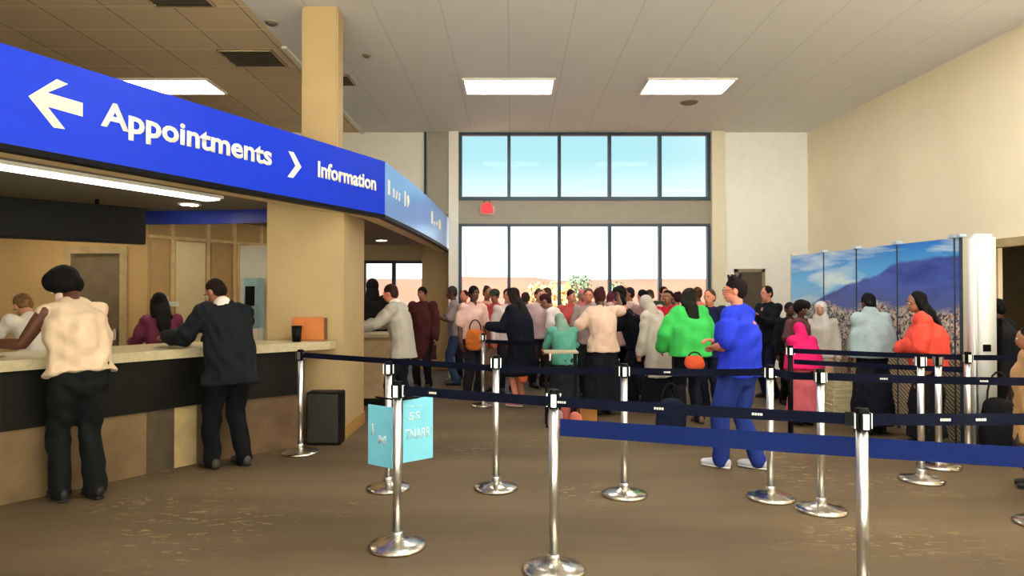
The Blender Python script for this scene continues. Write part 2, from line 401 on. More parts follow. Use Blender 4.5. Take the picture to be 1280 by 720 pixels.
obj('cream_lip', strip([off(p, .17) for p in front] + [(q[0] - .16, q[1]) for q in bend[1:]], ZB - .01, ZB + .06, .2), mat('cream lip board', (206, 184, 138), .6), cn)
sof = [bandpt(1.2), bandpt(7.5)] + bend[1:] + [(-4.0, 13.4), (-4.6, 8.3), (-9.9, 8.3), (-9.9, 1.2)]
bm = bmesh.new()
obj('soffit', prism([off(sof[0], .05), (sof[1][0] - .05, sof[1][1])] + [(q[0] - .05, q[1]) for q in bend[1:]] + sof[6:], 2.56, 2.62), m_soffit, cn)
obj('roof_board', prism([off(sof[0], .02), (sof[1][0] - .02, sof[1][1])] + [(q[0] - .02, q[1]) for q in bend[1:]] + sof[6:], ZT - .06, ZT - .01), m_soffit, cn)
obj('inner_fascia', strip([(-4.9, 8.1), (-3.55, 8.0), (-2.62, 7.82)], 2.40, 2.56, .04), m_blue3, cn)

# fluorescent strip in the soffit
def floorz(x, y, z): Y = (z - EYE) * F / (370 - y); return ((x - 640) * Y / F, Y)
a = floorz(-60, 195, 2.55); b = floorz(268, 247, 2.55)
fl = thing('strip_light', 'long fluorescent strip light in the soffit under the blue sign band', 'strip light', (0, 0, 0))
obj('housing', strip([a, b], 2.53, 2.56, .26), m_white, fl)
obj('diffuser', strip([(a[0] + .02, a[1] + .04), (b[0] - .01, b[1] - .02)], 2.515, 2.53, .2), m_tube, fl)
# downlights added deeper under the canopy to brighten the tan office and wing
for i, (x, y) in enumerate(((-6.6, 6.6), (-5.4, 7.4), (-3.6, 7.4), (-2.6, 10.0), (-2.4, 12.2))):
    t = thing('fill_downlight', 'added round downlight in the soffit ' + ['at the far left over the clerks', 'before the office door', 'before the tan wall cabinets', 'just beyond the tan pillar', 'near the far column'][i], 'fill_downlight', (x, y, 2.545), 0, 'added downlights under the canopy')
    obj('trim_ring', lathe([(.09, 0), (.12, 0), (.12, .014), (.09, .014), (.09, 0)]), m_white, t)
    obj('lens', lathe([(0, .004), (.09, .004), (.09, .012), (0, .012)]), emis('soffit fill lens', (255, 228, 186), 85) if i == 0 else bpy.data.materials['soffit fill lens'], t)

# lettering on the band
def text_mesh(s, width, height, bold=.012, extr=.004, shear=0, squeeze=True):
    cu = bpy.data.curves.new('t', 'FONT'); cu.body = s; cu.size = 1; cu.offset = bold; cu.extrude = 0; cu.resolution_u = 3
    o = bpy.data.objects.new('t', cu); COL.objects.link(o)
    dg = bpy.context.evaluated_depsgraph_get(); me = bpy.data.meshes.new_from_object(o.evaluated_get(dg))
    bpy.data.objects.remove(o)
    v = np.array([w.co[:] for w in me.vertices]); x0, x1 = v[:, 0].min(), v[:, 0].max()
    for w in me.vertices:
        w.co = ((w.co.x - x0) / (x1 - x0) * width, w.co.y * height / .72, extr)
    bm = bmesh.new(); bm.from_mesh(me)
    r = bmesh.ops.extrude_face_region(bm, geom=bm.faces[:]); 
    for g in r['geom']:
        if isinstance(g, bmesh.types.BMVert): g.co.z -= extr
    bm.to_mesh(me); bm.free()
    return me
def place(me, p0, p1, z, out, name, m, parent, label=None):
    """me lies in x (along) / y (up); stand it on the vertical plane p0->p1, pushed out by out towards the viewer"""
    d = Vector((p1[0] - p0[0], p1[1] - p0[1])).normalized(); nrm = Vector((d.y, -d.x))
    M = Matrix(((d.x, 0, nrm.x, p0[0] + nrm.x * out), (d.y, 0, nrm.y, p0[1] + nrm.y * out), (0, 1, 0, z), (0, 0, 0, 1)))
    me.transform(M); o = obj(name, me, m, parent)
    if label: o['label'] = label
    return o
def dist(a, b): return math.hypot(a[0] - b[0], a[1] - b[1])
a, b = band_at(121), band_at(336)
place(text_mesh('Appointments', dist(a, b), .172, .027), a, b, 2.70, .028, 'lettering', m_letter, cn, 'cream lettering reading Appointments')
a, b = band_at(394), band_at(467)
place(text_mesh('Information', dist(a, b), .155, .028), a, b, 2.70, .028, 'lettering', m_letter, cn, 'cream lettering reading Information')
def flat(polys, t=.004):
    bm = bmesh.new()
    for pts in polys:
        a = [bm.verts.new((x, y, 0)) for x, y in pts]; b = [bm.verts.new((x, y, t)) for x, y in pts]
        bm.faces.new(a[::-1]); bm.faces.new(b)
        for i in range(len(pts)): bm.faces.new((a[i], a[(i + 1) % len(pts)], b[(i + 1) % len(pts)], b[i]))
    me = bpy.data.meshes.new('m'); bmesh.ops.recalc_face_normals(bm, faces=bm.faces[:]); bm.to_mesh(me); bm.free(); return me
a = band_at(30); b = band_at(98); L = dist(a, b)
h = .155
arrow = [(0, 0), (L * .50, h), (L * .71, h - .012), (L * .33, .052), (L, .045), (L, -.045), (L * .33, -.036), (L * .66, -h), (L * .45, -h - .005)]
place(flat([arrow]), a, b, 2.77, .027, 'arrow_symbol', m_arrow, cn, 'pale yellow left arrow')
a = band_at(357); b = band_at(373); L = dist(a, b)
place(flat([[(0, .12), (L * .38, .12), (L, 0), (L * .34, -.12), (-.01, -.12), (L * .55, 0)]]), a, b, 2.75, .027, 'chevron_symbol', m_letter, cn, 'cream right chevron')
seg = lambda i: (bend[i], bend[i + 1])
p, q = seg(0)
st = [[(.12, .0), (.2, .0), (.2, .17), (.12, .17)], [(.36, 0), (.42, 0), (.42, .11), (.36, .11)], [(.48, 0), (.53, 0), (.58, .09), (.53, .11)], [(.64, 0), (.69, .0), (.72, .1), (.66, .1)],
      [(.95, -.02), (1.03, -.02), (1.03, .17), (.95, .17)], [(1.14, -.02), (1.24, .06), (1.2, .15), (1.1, .13)]]
for q_ in st: place(flat([q_]), p, q, 2.70, .027, 'letter_stroke', m_letter, cn, 'blurred white letter on a lighter blue facet')
p, q = seg(2)
st = [[(.2, 0), (.36, 0), (.36, .2), (.2, .2)], [(.5, 0), (.6, 0), (.6, .07), (.5, .07)], [(.72, .05), (.85, .02), (.92, .09), (.8, .1)], [(1.05, 0), (1.3, 0), (1.3, .16), (1.05, .16)]]
for q_ in st: place(flat([q_]), p, q, 2.68, .027, 'letter_stroke', m_letter, cn, 'blurred white letter near the far end')

# black hanging screens behind the counter
hs = thing('hanging_screen', 'long black display screen hung from the soffit behind the counter', 'display screen', (0, 0, 0))
A_, B_ = (-6.3, 5.3), (-4.08, 7.36)
obj('screen_housing', strip([A_, B_], 2.10, 2.50, .12), m_black, hs)
dv = Vector((B_[0] - A_[0], B_[1] - A_[1])).normalized(); nn = Vector((dv.y, -dv.x))
obj('screen_glass', strip([(A_[0] + nn.x * .066 + dv.x * .05, A_[1] + nn.y * .066 + dv.y * .05), (B_[0] + nn.x * .066 - dv.x * .05, B_[1] + nn.y * .066 - dv.y * .05)], 2.13, 2.47, .01), mat('dark screen glass', (5, 5, 7), .4, var=0, spec=.12), hs)
for f in (.15, .85):
    c = (A_[0] + (B_[0] - A_[0]) * f, A_[1] + (B_[1] - A_[1]) * f)
    obj('hanger', lathe([(0, 2.5), (.02, 2.5), (.02, 2.56), (0, 2.56)], 10, c=c), m_black, hs)

# ------------------------------------------------------------------ back office
OY = 8.3
bm = bmesh.new(); box(bm, -10, -5.57, OY, OY + .15, 0, 2.62); box(bm, -5.57, -4.82, OY, OY + .15, 2.12, 2.62); box(bm, -4.82, -4.56, OY, OY + .15, 0, 2.62)
struct('wall_office', bm, m_office)
bm = bmesh.new()
for (x0, x1, z1) in ((-5.60, -5.50, 2.06), (-4.89, -4.80, 2.06)): box(bm, x0, x1, OY - .03, OY + .1, 0, z1)
box(bm, -5.60, -4.80, OY - .03, OY + .1, 2.06, 2.15)
d3 = struct('door_3', bm, mat('taupe door frame', (176, 156, 118), .55))
obj('door_leaf', bx(-5.50, -4.89, OY + .04, OY + .09, 0, 2.06), mat('brown grey door', (112, 98, 76), .6), d3)
obj('door_handle', bx(-4.98, -4.94, OY - .02, OY + .04, .98, 1.12, bev=.008), m_steel, d3)
SW0, SW1 = (-4.56, 8.3), (-3.55, 9.9)
sdv = Vector((SW1[0] - SW0[0], SW1[1] - SW0[1])); SL = sdv.length; sdn = sdv.normalized()
def sw(t0, t1, z0, z1, out, th=.03):
    p = SW0[0] + sdn.x * t0, SW0[1] + sdn.y * t0; q = SW0[0] + sdn.x * t1, SW0[1] + sdn.y * t1
    n_ = Vector((sdn.y, -sdn.x)) * out
    return strip([(p[0] + n_.x, p[1] + n_.y), (q[0] + n_.x, q[1] + n_.y)], z0, z1, th)
struct('wall_partition', sw(0, SL, 0, 2.62, -.05, .1), m_office)
m_trimc = mat('pale wood trim', (222, 192, 140), .5)
for i, t in enumerate((.28, .78, 1.18, 1.62)): struct('trim_%d' % (10 + i), sw(t, t + .05, 0, 2.6, .02, .05), m_trimc)
struct('trim_15', sw(0, SL, 2.26, 2.30, .02, .04), m_trimc)
for (t0, t1, c, lab) in ((.03, .26, (186, 154, 108), 'narrow tan cabinet front beside the office door'), (.35, .76, (232, 214, 172), 'glass front behind the counter, bright reflection painted cream'), (.85, 1.16, (190, 156, 106), 'tan cabinet front in the middle of the partition')):  # cream front: bright reflection in glass, put into the colour
    t = thing('wall_cabinet', lab, 'cabinet', (0, 0, 0), 0, 'tall cabinet fronts along the office partition')
    obj('cabinet_door', sw(t0, t1, .1, 2.24, .02, .03), mat('cabinet %s' % (c,), c, .35, var=.02), t)
    obj('handle', sw(t1 - .04, t1 - .02, 1.0, 1.18, .045, .02), m_steel, t)
# white notice board with a teal machine in front, left of the pillar
NB = thing('white_board', 'tall white panel behind the counter, left of the pillar', 'panel', (0, 0, 0))
X0, _ = P(300, 300, 9.2); X1, _ = P(350, 300, 9.2)
obj('board', bx(X0, X1, 9.2, 9.25, 0, 2.23), m_white, NB)
obj('edge_trim', bx(X0 - .03, X0, 9.18, 9.26, 0, 2.25), m_trimc, NB)
vm = thing('drinks_machine', 'small teal and black dispenser in front of the white panel', 'dispenser', ((318 - 640) * 8.9 / F, 8.9, 0))
obj('stand', bx(-.09, .09, -.1, .1, 0, 1.1), m_white, vm)
obj('body', bx(-.1, .1, -.12, .1, 1.1, 1.77, bev=.015), mat('pale teal plastic', (150, 190, 196), .4), vm)
obj('window', bx(-.07, .05, -.135, -.12, 1.40, 1.66), m_black, vm)
bm = bmesh.new()
for i in range(4):
    for j in range(4): box(bm, -.06 + i * .03, -.04 + i * .03, -.14, -.12, 1.16 + j * .055, 1.19 + j * .055)
obj('buttons', bm, mat('charcoal keys', (60, 80, 84), .5), vm)
sh = thing('paper_tray', 'small white wall tray above the long-haired clerk', 'tray', (0, 0, 0))
obj('tray', sw(.02, .30, 1.40, 1.46, .12, .16), m_white, sh)
obj('divider', sw(.15, .16, 1.46, 1.52, .12, .15), m_white, sh)
# ------------------------------------------------------------------ service counter
front_c = [(-4.7, 3.78), (-3.75, 4.87), (-2.9, 6.1), (-2.14, 6.78)]
ct = thing('service_counter', 'long angled service counter with cream worktop and dark front', 'counter', (0, 0, 0))
back_c = [(-2.66, 7.0), (-3.35, 6.62), (-4.28, 5.32), (-5.2, 4.2)]
obj('counter_body', prism([(p[0] - .05, p[1] + .05) for p in front_c] + back_c, 0, .98), m_office, ct)
def along(p, q, a, b): return [(p[0] + (q[0] - p[0]) * a, p[1] + (q[1] - p[1]) * a), (p[0] + (q[0] - p[0]) * b, p[1] + (q[1] - p[1]) * b)]
obj('front_panel', strip([(p[0] + .01, p[1] - .01) for p in front_c], .54, .98, .07), m_dark, ct)
obj('lower_panel', strip(front_c[:2], 0, .54, .04), m_tanpan, ct)
obj('lower_panel', strip(along(front_c[1], front_c[2], 0, .70), 0, .54, .04), m_tanpan, ct)
obj('steel_panel', strip(along(front_c[1], front_c[2], .70, .86), 0, .54, .045), m_greypan, ct)['label'] = 'grey brushed panel in the counter base'
obj('lower_panel', strip(along(front_c[1], front_c[2], .86, 1.0), 0, .54, .04), mat('lit tan laminate', (190, 164, 116), .5, var=.08), ct)  # lit stretch of the tan base, light put into a paler colour
obj('lower_panel', strip(front_c[2:], 0, .54, .04), mat('brown sheen laminate', (110, 84, 58), .4, var=.15, scale=4), ct)
obj('worktop', prism([(-4.6, 3.72), (-3.68, 4.80), (-2.83, 6.02), (-1.88, 6.86), (-1.86, 7.02), (-2.75, 7.03), (-3.42, 6.72), (-4.35, 5.42), (-5.3, 4.28)], .98, 1.06), m_top, ct)
dc = thing('low_cabinet', 'low dark cabinet at the end of the counter before the pillar', 'cabinet', (0, 0, 0))
obj('carcass', bx(-2.11, -1.76, 6.82, 7.03, 0, .54, bev=.008), m_dark, dc)
obj('door', bx(-2.09, -1.78, 6.805, 6.82, .03, .52), mat('dark olive laminate', (44, 41, 30), .45), dc)
# things on the counter
fo = thing('orange_folder', 'orange padded board standing on the counter against the pillar', 'board', (-2.13, 6.97, 1.061))
bm = bx(-.175, .175, -.015, .015, 0, .245, bev=.012); obj('board', bm, mat('orange vinyl', (204, 118, 52), .5), fo)
obj('edge', bx(.165, .185, -.018, .018, .01, .24), mat('dark brown edge', (110, 62, 30), .5), fo)
cu = thing('black_cup', 'black cup on the counter in front of the orange board', 'cup', (-2.21, 6.82, 1.061))
obj('cup', lathe([(0, 0), (.042, 0), (.052, .15), (.048, .15), (.038, .008), (0, .008)], 24), m_black, cu, True)
obj('lid', lathe([(0, .152), (.053, .152), (.053, .162), (0, .166)], 24), m_black, cu, True)
m_paper = mat('white paper', (232, 226, 208), .8, var=.02)
for i, (x, y, r, lab) in enumerate(((-4.05, 5.1, .3, 'white paper sheet under the arm of the man in the cream shirt'), (-3.1, 6.1, .6, 'white paper sheet on the counter before the long-haired clerk'), (-2.82, 6.4, .2, 'white crumpled paper beside the man in the suit'))):
    bm = bmesh.new(); n_ = 8
    g = [[bm.verts.new(((i_ / n_ - .5) * .3, (j_ / n_ - .5) * .21, .003 + .006 * math.sin(i_ * 1.1) * math.cos(j_ * .9) + .006)) for j_ in range(n_ + 1)] for i_ in range(n_ + 1)]
    for a_ in range(n_):
        for b_ in range(n_): bm.faces.new((g[a_][b_], g[a_ + 1][b_], g[a_ + 1][b_ + 1], g[a_][b_ + 1]))
    bmesh.ops.solidify(bm, geom=bm.faces[:], thickness=.002)
    o = obj('paper_sheet', bm, m_paper); o.location = (x, y, 1.061); o.rotation_euler = (0, 0, r); tag(o, lab, 'paper', 'papers on the counter')

# ------------------------------------------------------------------ red alarm on the beam between the windows
ax_, az_ = P(609, 260, BY)
al = thing('alarm_light', 'red dome alarm light on the beam between the window rows', 'alarm', (ax_, BY - .0, az_))
obj('back_plate', bx(-.14, .14, -.04, -.001, -.13, .04, bev=.01), mat('pale grey plastic', (190, 180, 170), .5), al)
bm = bmesh.new()
pts = [(-.11, -.10)] + [(-.11 * math.cos(t) , -.02 + .12 * math.sin(t)) for t in np.linspace(0, math.pi, 12)] + [(.11, -.10)]
me = flat([pts], .05); me.transform(Matrix.Rotation(math.pi / 2, 4, 'X')); me.transform(Matrix.Translation((0, -.04, 0)))
obj('red_lens', me, m_alarm, al)
for sx_ in (-.05, .05): obj('prong', bx(sx_ - .008, sx_ + .008, -.05, -.03, .1, .19, bev=.003), m_brown, al)

# ------------------------------------------------------------------ mural display
def mural_mat():
    m = bpy.data.materials.new('printed mountain mural'); m.use_nodes = True; n = m.node_tree; b = n.nodes['Principled BSDF']
    b.inputs['Roughness'].default_value = .35
    t = n.nodes.new('ShaderNodeTexCoord'); sp = n.nodes.new('ShaderNodeSeparateXYZ'); n.links.new(t.outputs['UV'], sp.inputs[0])
    N = lambda k: n.nodes.new(k)
    def M(op, a, bb=None, clamp=False):
        q = N('ShaderNodeMath'); q.operation = op; q.use_clamp = clamp
        for i, v in enumerate((a, bb)):
            if v is None: continue
            if isinstance(v, (int, float)): q.inputs[i].default_value = v
            else: n.links.new(v, q.inputs[i])
        return q.outputs[0]
    def mix(f, a, c):
        q = N('ShaderNodeMix'); q.data_type = 'RGBA'; n.links.new(f, q.inputs[0])
        for i, v in ((6, a), (7, c)):
            if isinstance(v, tuple): q.inputs[i].default_value = v
            else: n.links.new(v, q.inputs[i])
        return q.outputs[2]
    def noise(sc, det=5, ax=(1, 1, 1), dist_=0):
        mp = N('ShaderNodeMapping'); mp.inputs['Scale'].default_value = ax; n.links.new(t.outputs['UV'], mp.inputs[0])
        q = N('ShaderNodeTexNoise'); q.inputs['Scale'].default_value = sc; q.inputs['Detail'].default_value = det; q.inputs['Distortion'].default_value = dist_
        n.links.new(mp.outputs[0], q.inputs['Vector']); return q
    def ramp(fac, stops):
        q = N('ShaderNodeValToRGB'); el = q.color_ramp.elements
        el[0].position, el[0].color = stops[0]; el[1].position, el[1].color = stops[-1]
        for p_, c_ in stops[1:-1]: z = el.new(p_); z.color = c_
        n.links.new(fac, q.inputs[0]); return q.outputs[0]
    U, V = sp.outputs['X'], sp.outputs['Y']
    g = lambda v: (v, v, v, 1)
    sky = ramp(V, [(.6, lin((170, 215, 240))), (.84, lin((90, 180, 238))), (1.0, lin((30, 120, 215)))])
    cl = ramp(noise(2.2, 5, (1.0, 3.2, 1), .6).outputs['Fac'], [(.48, g(0)), (.62, g(.9))])
    sky = mix(cl, sky, lin((226, 240, 240)))
    # mountain skyline as height over u
    prof = ramp(U, [(0.0, g(.60)), (.10, g(.64)), (.30, g(.745)), (.40, g(.785)), (.52, g(.83)), (.60, g(.84)), (.68, g(.90)), (.80, g(.915)), (1.0, g(.925))])
    nn_ = M('MULTIPLY', M('SUBTRACT', noise(9).outputs['Fac'], .5), .05)
    h_ = M('ADD', prof, nn_)
    mtn = M('MULTIPLY', M('SUBTRACT', h_, V), 60, True)
    mcol = ramp(noise(5, 6, (1, 2, 1), .5).outputs['Fac'], [(.35, lin((46, 66, 150))), (.6, lin((72, 96, 188)))])
    mcol = mix(M('MULTIPLY', M('SUBTRACT', .80, V), 5, True), mcol, lin((92, 108, 160)))
    c = mix(mtn, sky, mcol)
    # town: little roofs and walls
    vo = N('ShaderNodeTexVoronoi'); vo.inputs['Scale'].default_value = 85; mp = N('ShaderNodeMapping'); mp.inputs['Scale'].default_value = (1.5, 1.0, 1)
    n.links.new(t.outputs['UV'], mp.inputs[0]); n.links.new(mp.outputs[0], vo.inputs['Vector'])
    sv = N('ShaderNodeSeparateColor'); n.links.new(vo.outputs['Color'], sv.inputs[0])
    tcol = ramp(sv.outputs[0], [(0, lin((34, 32, 40))), (.22, lin((90, 84, 96))), (.4, lin((186, 174, 156))), (.6, lin((214, 200, 170))), (.72, lin((150, 70, 70))), (.8, lin((232, 226, 214))), (1.0, lin((110, 120, 140)))])
    tm = M('MULTIPLY', M('SUBTRACT', M('ADD', .675, M('MULTIPLY', M('SUBTRACT', noise(6).outputs['Fac'], .5), .2)), V), 40, True)
    c = mix(tm, c, tcol)
    # cream printed lower part with dark dashes
    wv = N('ShaderNodeTexWave'); wv.inputs['Scale'].default_value = 30; wv.inputs['Distortion'].default_value = 3; wv.bands_direction = 'DIAGONAL'
    n.links.new(t.outputs['UV'], wv.inputs['Vector'])
    lc = ramp(wv.outputs['Fac'], [(.3, lin((88, 76, 60))), (.45, lin((200, 184, 150)))])
    c = mix(M('MULTIPLY', M('SUBTRACT', .42, V), 40, True), c, lc)
    n.links.new(c, b.inputs['Base Color']); return m
m_mural = mural_mat()
MA, MB = (4.2, 9.96), (4.61, 6.80)
mu = thing('mural_screen', 'tall folding display wall printed with a blue mountain above a town', 'display wall', (0, 0, 0))
marks = [990, 1031, 1072, 1123, 1195, 1202]
def mur(x):
    t = (x - 640) / F; Y = (4.2 + 9.96 * .1297) / (t + .1297); return (4.2 + (9.96 - Y) * .1297, Y)
Ltot = dist(mur(990), mur(1202))
for i in range(5):
    p, q = mur(marks[i]), mur(marks[i + 1]); z0, z1 = .03, 2.13
    bm = strip([p, q], z0, z1, .03); uv = bm.loops.layers.uv.new('UVMap')
    for f in bm.faces:
        for l in f.loops: l[uv].uv = (dist((l.vert.co.x, l.vert.co.y), mur(990)) / Ltot, l.vert.co.z / 2.13)
    o = obj('printed_panel', bm, m_mural, mu)
for i, x in enumerate(marks):
    p = mur(x); o = obj('post', lathe([(0, 0), (.016, 0), (.016, 2.15), (0, 2.15)], 12, c=(p[0] - .005, p[1])), m_frame if i else mat('pale alloy', (190, 205, 215), .4, .5), mu)
for x in marks[1:]:
    p = mur(x); obj('clip', bx(p[0] - .05, p[0] + .03, p[1] - .05, p[1] + .05, 2.13, 2.165, bev=.006), mat('pale alloy', (190, 205, 215), .4, .5), mu)
# white rounded kiosk beside it
kx = 4.72
kw = thing('white_kiosk', 'tall white rounded kiosk column beside the mural display', 'kiosk', (4.71, 6.66, 0))
obj('body', bx(-.115, .115, -.08, .08, .0, 2.15, bev=.035), mat('satin white', (225, 226, 222), .4, var=.01), kw, True)
obj('socket_plate', bx(-.05, .03, -.088, -.078, .98, 1.05, bev=.003), m_black, kw)
obj('side_post', bx(.13, .17, -.06, .0, 0, 1.3, bev=.01), m_black, kw)
obj('foot', bx(-.17, .18, -.14, .14, 0, .03, bev=.01), m_black, kw)

# ------------------------------------------------------------------ stanchions and belts
def stanchion_proto():
    r = thing('stanchion', 'x', 'queue post')
    obj('base', lathe([(0, 0), (.175, 0), (.178, .012), (.165, .024), (.10, .038), (.05, .048), (.035, .06), (0, .06)], 48), m_base, r, True)
    obj('pole', lathe([(0, .05), (.0265, .05), (.0265, .905), (0, .905)], 24), m_steel, r, True)
    obj('collar', lathe([(.027, .055), (.034, .055), (.034, .09), (.027, .095)], 24), m_steel, r, True)
    h_ = obj('head', bx(-.034, .034, -.034, .034, .90, .998, bev=.012), m_black, r)
    bm = bmesh.new()
    for a_ in range(4):
        M_ = Matrix.Rotation(a_ * math.pi / 2, 4, 'Z'); box(bm, -.014, .014, -.041, -.03, .915, .985, M=M_)
    obj('belt_slot', bm, m_steel, h_)
    obj('cap', lathe([(0, .996), (.03, .996), (.028, 1.008), (0, 1.012)], 24), m_black, r)
    return r
SP = stanchion_proto(); used = []
def copy_tree(o, parent=None):
    c = o.copy(); COL.objects.link(c); c.parent = parent
    for ch in o.children: copy_tree(ch, c)
    return c
def stanchion(X, Y, label, s=1.0):
    o = SP if not used else copy_tree(SP)
    used.append(o); o.location = (X, Y, 0); o.scale = (1, 1, s); o.rotation_euler = (0, 0, random.uniform(-.2, .2))
    tag(o, label, 'queue post', 'chrome queue posts'); return (X, Y)
A = stanchion(*FL(692, 712), 'chrome queue post nearest the viewer, base cut by the bottom edge')
B = stanchion(*FL(497, 682), 'chrome queue post in front of the light blue signs')
C = stanchion(*FL(486, 610), 'chrome queue post half hidden behind the light blue signs')
D = stanchion(*FL(376, 566), 'chrome queue post beside the end of the service counter')
E = stanchion(*FL(620, 610), 'chrome queue post on open floor in front of the woman in the black coat', 1.05)
Fp = stanchion(*FL(780, 618), 'chrome queue post between the green sweater woman and the nearest post')
G = stanchion(*FL(962, 622), 'chrome queue post just right of the man in blue')
H = stanchion(*FL(1025, 637), 'chrome queue post between the man in blue and the leaning near post')
I = stanchion(*FL(1150, 600), 'chrome queue post before the woman in the orange jacket', 1.04)
J = stanchion(1.63, 3.10, 'chrome queue post with its base below the picture, right of centre')
K = stanchion(*FL(1302, 655), 'chrome queue post at the right edge of the picture')
Lq = stanchion(*FL(604, 507), 'small distant chrome queue post left of the black coat woman')
O = stanchion(*FL(1172, 583), 'chrome queue post just behind the post before the orange jacket')
N1 = stanchion(2.62, 2.92, 'chrome queue post outside the right edge near the viewer')
R1 = stanchion(2.93, 7.0, 'dark queue post left of the pink hooded person')
R2 = stanchion(4.25, 6.2, 'chrome queue post in front of the white kiosk')
for ch in list(used[-2].children): 
    if ch.name.startswith(('pole', 'collar')):
        ch.data = ch.data.copy(); ch.data.materials.clear(); ch.data.materials.append(m_black)
def belt(p, q, z, label, m=m_belt2, hgt=.055, sag=.012, marks_=()):
    t = thing('queue_belt', label, 'belt', (0, 0, 0), 0, 'navy queue belts')
    d = Vector((q[0] - p[0], q[1] - p[1])); L_ = d.length; u = d / L_; nrm = Vector((u.y, -u.x)); bm = bmesh.new()
    n_ = 24; rows = []
    for i in range(n_ + 1):
        f = i / n_; dd = .036 + f * (L_ - .072); zz = z - sag * 4 * f * (1 - f); x = p[0] + u.x * dd; y = p[1] + u.y * dd
        tw = .004 * math.sin(f * 9 + p[0])
        rows.append([bm.verts.new((x + nrm.x * (s_ * .0012 + tw * k_), y + nrm.y * (s_ * .0012 + tw * k_), zz + k_ * hgt / 2)) for s_, k_ in ((-1, -1), (1, -1), (1, 1), (-1, 1))])
    for a_, b_ in zip(rows, rows[1:]):
        for i in range(4): bm.faces.new((a_[i], a_[(i + 1) % 4], b_[(i + 1) % 4], b_[i]))
    bm.faces.new(rows[0]); bm.faces.new(rows[-1][::-1])
    obj('webbing', bm, m, t)
    bm = bmesh.new(); dd = L_ - .05; M_ = Matrix(((u.x, nrm.x, 0, q[0] - u.x * .05), (u.y, nrm.y, 0, q[1] - u.y * .05), (0, 0, 1, z), (0, 0, 0, 1)))
    box(bm, -.02, .012, -.006, .006, -hgt / 2 - .004, hgt / 2 + .004, M=M_); obj('end_clip', bm, m_black, t)
    for f in marks_:
        zz = z - sag * 4 * f * (1 - f); cx, cy = p[0] + u.x * f * L_ + nrm.x * .004, p[1] + u.y * f * L_ + nrm.y * .004
        M_ = Matrix(((u.x, nrm.x, 0, cx), (u.y, nrm.y, 0, cy), (0, 0, 1, zz), (0, 0, 0, 1)))
        bm = bmesh.new(); 
        for k_ in range(4): box(bm, -.028 + k_ * .013, -.018 + k_ * .013, .001, .003, -.006, .006, M=M_)
        obj('belt_print', bm, m_white, t)
    return t
belt(A, N1, .80, 'wide navy belt running right from the nearest post', m_belt, .095, .004)
belt(B, J, .955, 'navy belt from the post by the blue signs across the middle of the queue', m_belt2, .055, .01, (.1, .42, .63, .82))
belt(J, (3.05, 3.15), .955, 'navy belt leaving the picture at the right, middle height', m_belt2, .055, .004, (.28, .4, .62))
belt(D, E, .955, 'dark belt from the counter end post passing before the tan pillar', m_belt2, .05, .0)
belt(E, Fp, .955, 'navy belt between the two posts in the centre', m_belt2, .055)
belt(Fp, G, .955, 'navy belt across the green sweater woman to the man in blue', m_belt2, .055, .01, (.3,))
belt(G, H, .955, 'short navy belt just right of the man in blue', m_belt2, .055)
belt(H, K, .955, 'navy belt across the grey shawl woman at waist height', m_belt2, .055, .006, (.3, .75))
belt(R1, R2, .955, 'upper dark belt across the pink hooded person', m_belt2, .05, .004)
belt(R1, R2, .84, 'lower dark belt across the pink hooded person', m_belt2, .05, .004)
belt(R2, (5.6, 6.3), .955, 'dark belt from the kiosk towards the doorway', m_belt2, .05, .004)
belt(Lq, (.6, 8.75), .9, 'distant dark belt among the crowd legs', m_belt2, .05, .004)
stanchion(.62, 8.75, 'small distant chrome queue post behind the brown bag')
stanchion(5.62, 6.3, 'chrome queue post at the dark doorway')
stanchion(3.07, 3.15, 'chrome queue post far outside the right edge')

# light blue paper signs on the post
m_sheet = mat('light blue card', (128, 214, 240), .6, var=.03)
m_pr = mat('white print', (214, 236, 244), .7, var=0)
def sheet(xa, xb, Ya, Yb, ya, yb, txts, label):
    pa, pb = ((xa - 640) * Ya / F, Ya), ((xb - 640) * Yb / F, Yb); zt = EYE + (370 - ya) * Ya / F; zb = EYE + (370 - yb) * Ya / F
    t = thing('hanging_sign', label, 'sign', (0, 0, 0), 0, 'light blue signs on the queue post')
    obj('card', strip([pa, pb], zb, zt, .006), m_sheet, t)
    L_ = dist(pa, pb); H_ = zt - zb
    for s_, w_, h_, u_, v_ in txts:
        me = text_mesh(s_, w_ * L_, h_ * H_, .01, .002); dd = (pb[0] - pa[0]) / L_, (pb[1] - pa[1]) / L_
        p0 = (pa[0] + dd[0] * u_ * L_, pa[1] + dd[1] * u_ * L_); place(me, p0, pb, zb + v_ * H_, .0035, 'print', m_pr, t)
    return t
sheet(461, 491, 4.28, 4.16, 505, 579, [('M', .3, .14, .45, .38), ('I', .08, .2, .15, .5)], 'light blue card sign left of the queue post')
sheet(504, 541, 4.16, 4.3, 499, 578, [('SS', .38, .13, .18, .66), ('TNARR', .85, .16, .06, .36), ('--', .5, .05, .15, .86)], 'light blue card sign right of the queue post')
cl = thing('sign_bracket', 'small black bracket holding the blue cards to the post', 'bracket', (0, 0, 0))
obj('bar', strip([((470 - 640) * 4.25 / F, 4.25), (B[0], B[1] + .045), ((535 - 640) * 4.29 / F, 4.29)], .88, .89, .008), m_black, cl)

